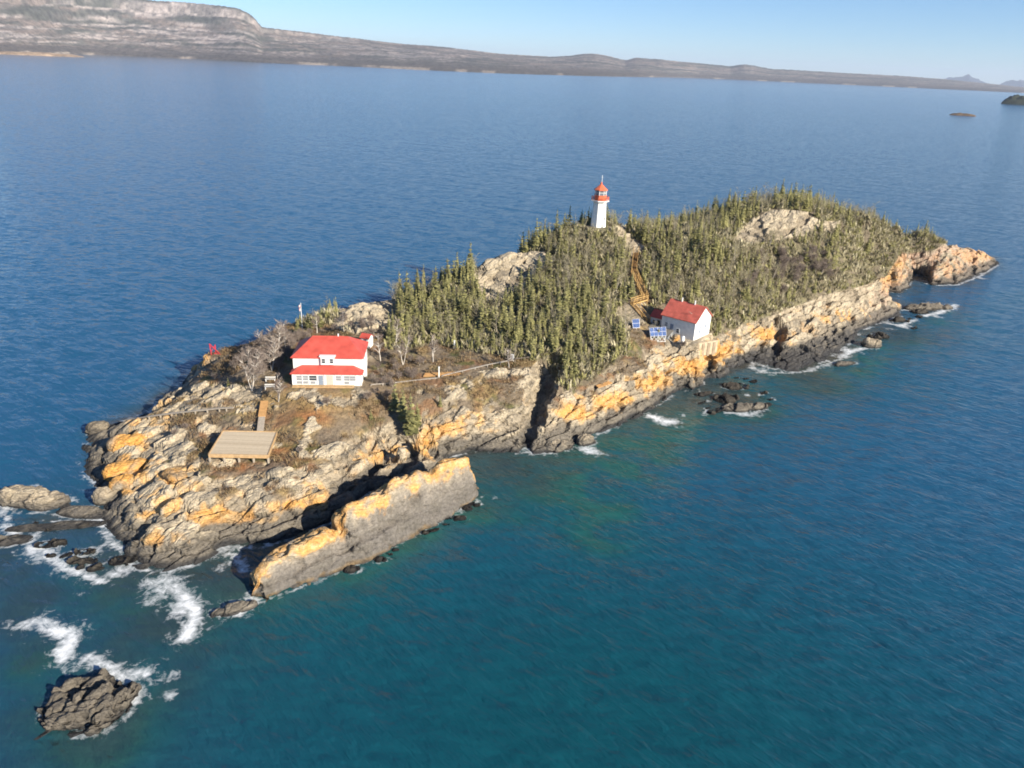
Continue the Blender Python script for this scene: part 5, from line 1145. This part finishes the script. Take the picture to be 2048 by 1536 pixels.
for i, (x, y, h, sp, lab) in enumerate([(470, 740, 2.2, 1.3, "grey leafless shrub behind the orange crag's shoulder"), (490, 725, 2.6, 1.5, "dense purple-grey thicket between the derrick and the birches"), (520, 735, 2.4, 1.4, "leafless thicket under the tallest birches"), (590, 690, 2.8, 1.5, "brown thicket behind the dwelling's roof, left of the flagpole"), (565, 685, 2.6, 1.4, "thicket at the shore side of the birches"),
    (655, 812, 1.5, 1.2, "round grey bush on the lawn before the dwelling"), (735, 800, 1.6, 1.2, "dark bush at the right end of the lawn"), (745, 765, 1.8, 1.2, "reddish bush at the dwelling's right front corner"), (770, 770, 1.6, 1.2, "reddish bush right of the one at the dwelling's corner"), (775, 800, 2.0, 1.3, "grey bush above the fir clump"), (690, 645, 2.0, 1.2, "grey bush on the crag's left shoulder"),
    (825, 760, 1.8, 1.2, "grey bush by the weathered plank path"), (1095, 785, 2.2, 1.1, "red-brown bush inside the dark gully"), (430, 760, 1.2, 1.0, "low bush on the grey slabs below the derrick"), (370, 860, 1.0, 1.0, "low brown bush left of the platform"), (350, 870, .9, .9, "small brown bush under the boardwalk"), (600, 905, .9, .8, "low bush on the slope right of the platform"), (1365, 695, 1.6, .9, "red bush below the white tank")]):
    shrub(x, y, h, sp, 700 + i, lab)
_sv = [bare_arrays(2.3, 1.3, 900 + i, 6, 9, .05, 5, 4) for i in range(4)]
THK = [Kind("bare_shrub", [("stems", quads_mesh("stems", a[0], a[1], M['greybark'], True)), ("twigs", quads_mesh("twigs", c[0], c[1], M['brushwood'], True, {'tint': ('FLOAT', c[2] * .6)}))]) for a, c in _sv]
def thicket(poly, n, z0, label, group, smin=.7, smax=1.2):
    k = 0; x0, x1 = min(q[0] for q in poly), max(q[0] for q in poly); y0, y1 = min(q[1] for q in poly), max(q[1] for q in poly)
    while k < n:
        x, y = rng.uniform(x0, x1), rng.uniform(y0, y1)
        if not in_poly(np.array([x]), np.array([y]), poly)[0]: continue
        p = on_ground(x, y, z0); s_ = rng.uniform(smin, smax); THK[k % 4].place((p[0], p[1], p[2] - .1), rng.uniform(0, 6.28), s_, label, "shrub", group); k += 1
thicket([(480, 735), (500, 715), (560, 690), (600, 672), (640, 668), (645, 680), (585, 700), (575, 735), (540, 750), (500, 752)], 34, 8, "purple-grey leafless shrub in the thicket between the red derrick and the dwelling", "thicket behind the dwelling's left corner")
thicket([(735, 750), (760, 735), (840, 720), (870, 735), (830, 755), (760, 790), (738, 790)], 16, 9, "leafless shrub on the slope between the dwelling and the spruce stand", "shrubs right of the dwelling", .5, .9)
thicket([(760, 650), (690, 640), (650, 655), (665, 668), (720, 672), (770, 690)], 12, 10, "leafless shrub at the foot of the grey crag behind the dwelling", "shrubs below the crag", .5, .9)
thicket([(1470, 520), (1600, 505), (1680, 520), (1660, 570), (1560, 605), (1490, 580)], 44, 16, "leafless grey shrub on the open slope below the pale upper crag", "shrubs below the pale upper crag", .8, 1.5)
# ------------------------------------------------------------------ the air
hb = MB().box((0, 14000, 349.0), (60000, 52000, 702)).build("haze", paint("unused_air", (.5, .5, .5)))
mt = bpy.data.materials.new("pale_air"); mt.use_nodes = True; t = mt.node_tree; t.nodes.remove(t.nodes["Principled BSDF"])
vp = t.nodes.new("ShaderNodeVolumePrincipled"); vp.inputs["Color"].default_value = (.72, .80, .95, 1); vp.inputs["Density"].default_value = 2.6e-5; vp.inputs["Anisotropy"].default_value = .1
t.links.new(vp.outputs[0], t.nodes["Material Output"].inputs["Volume"])
hb.data.materials.clear(); hb.data.materials.append(mt); tag(hb, kind='stuff')
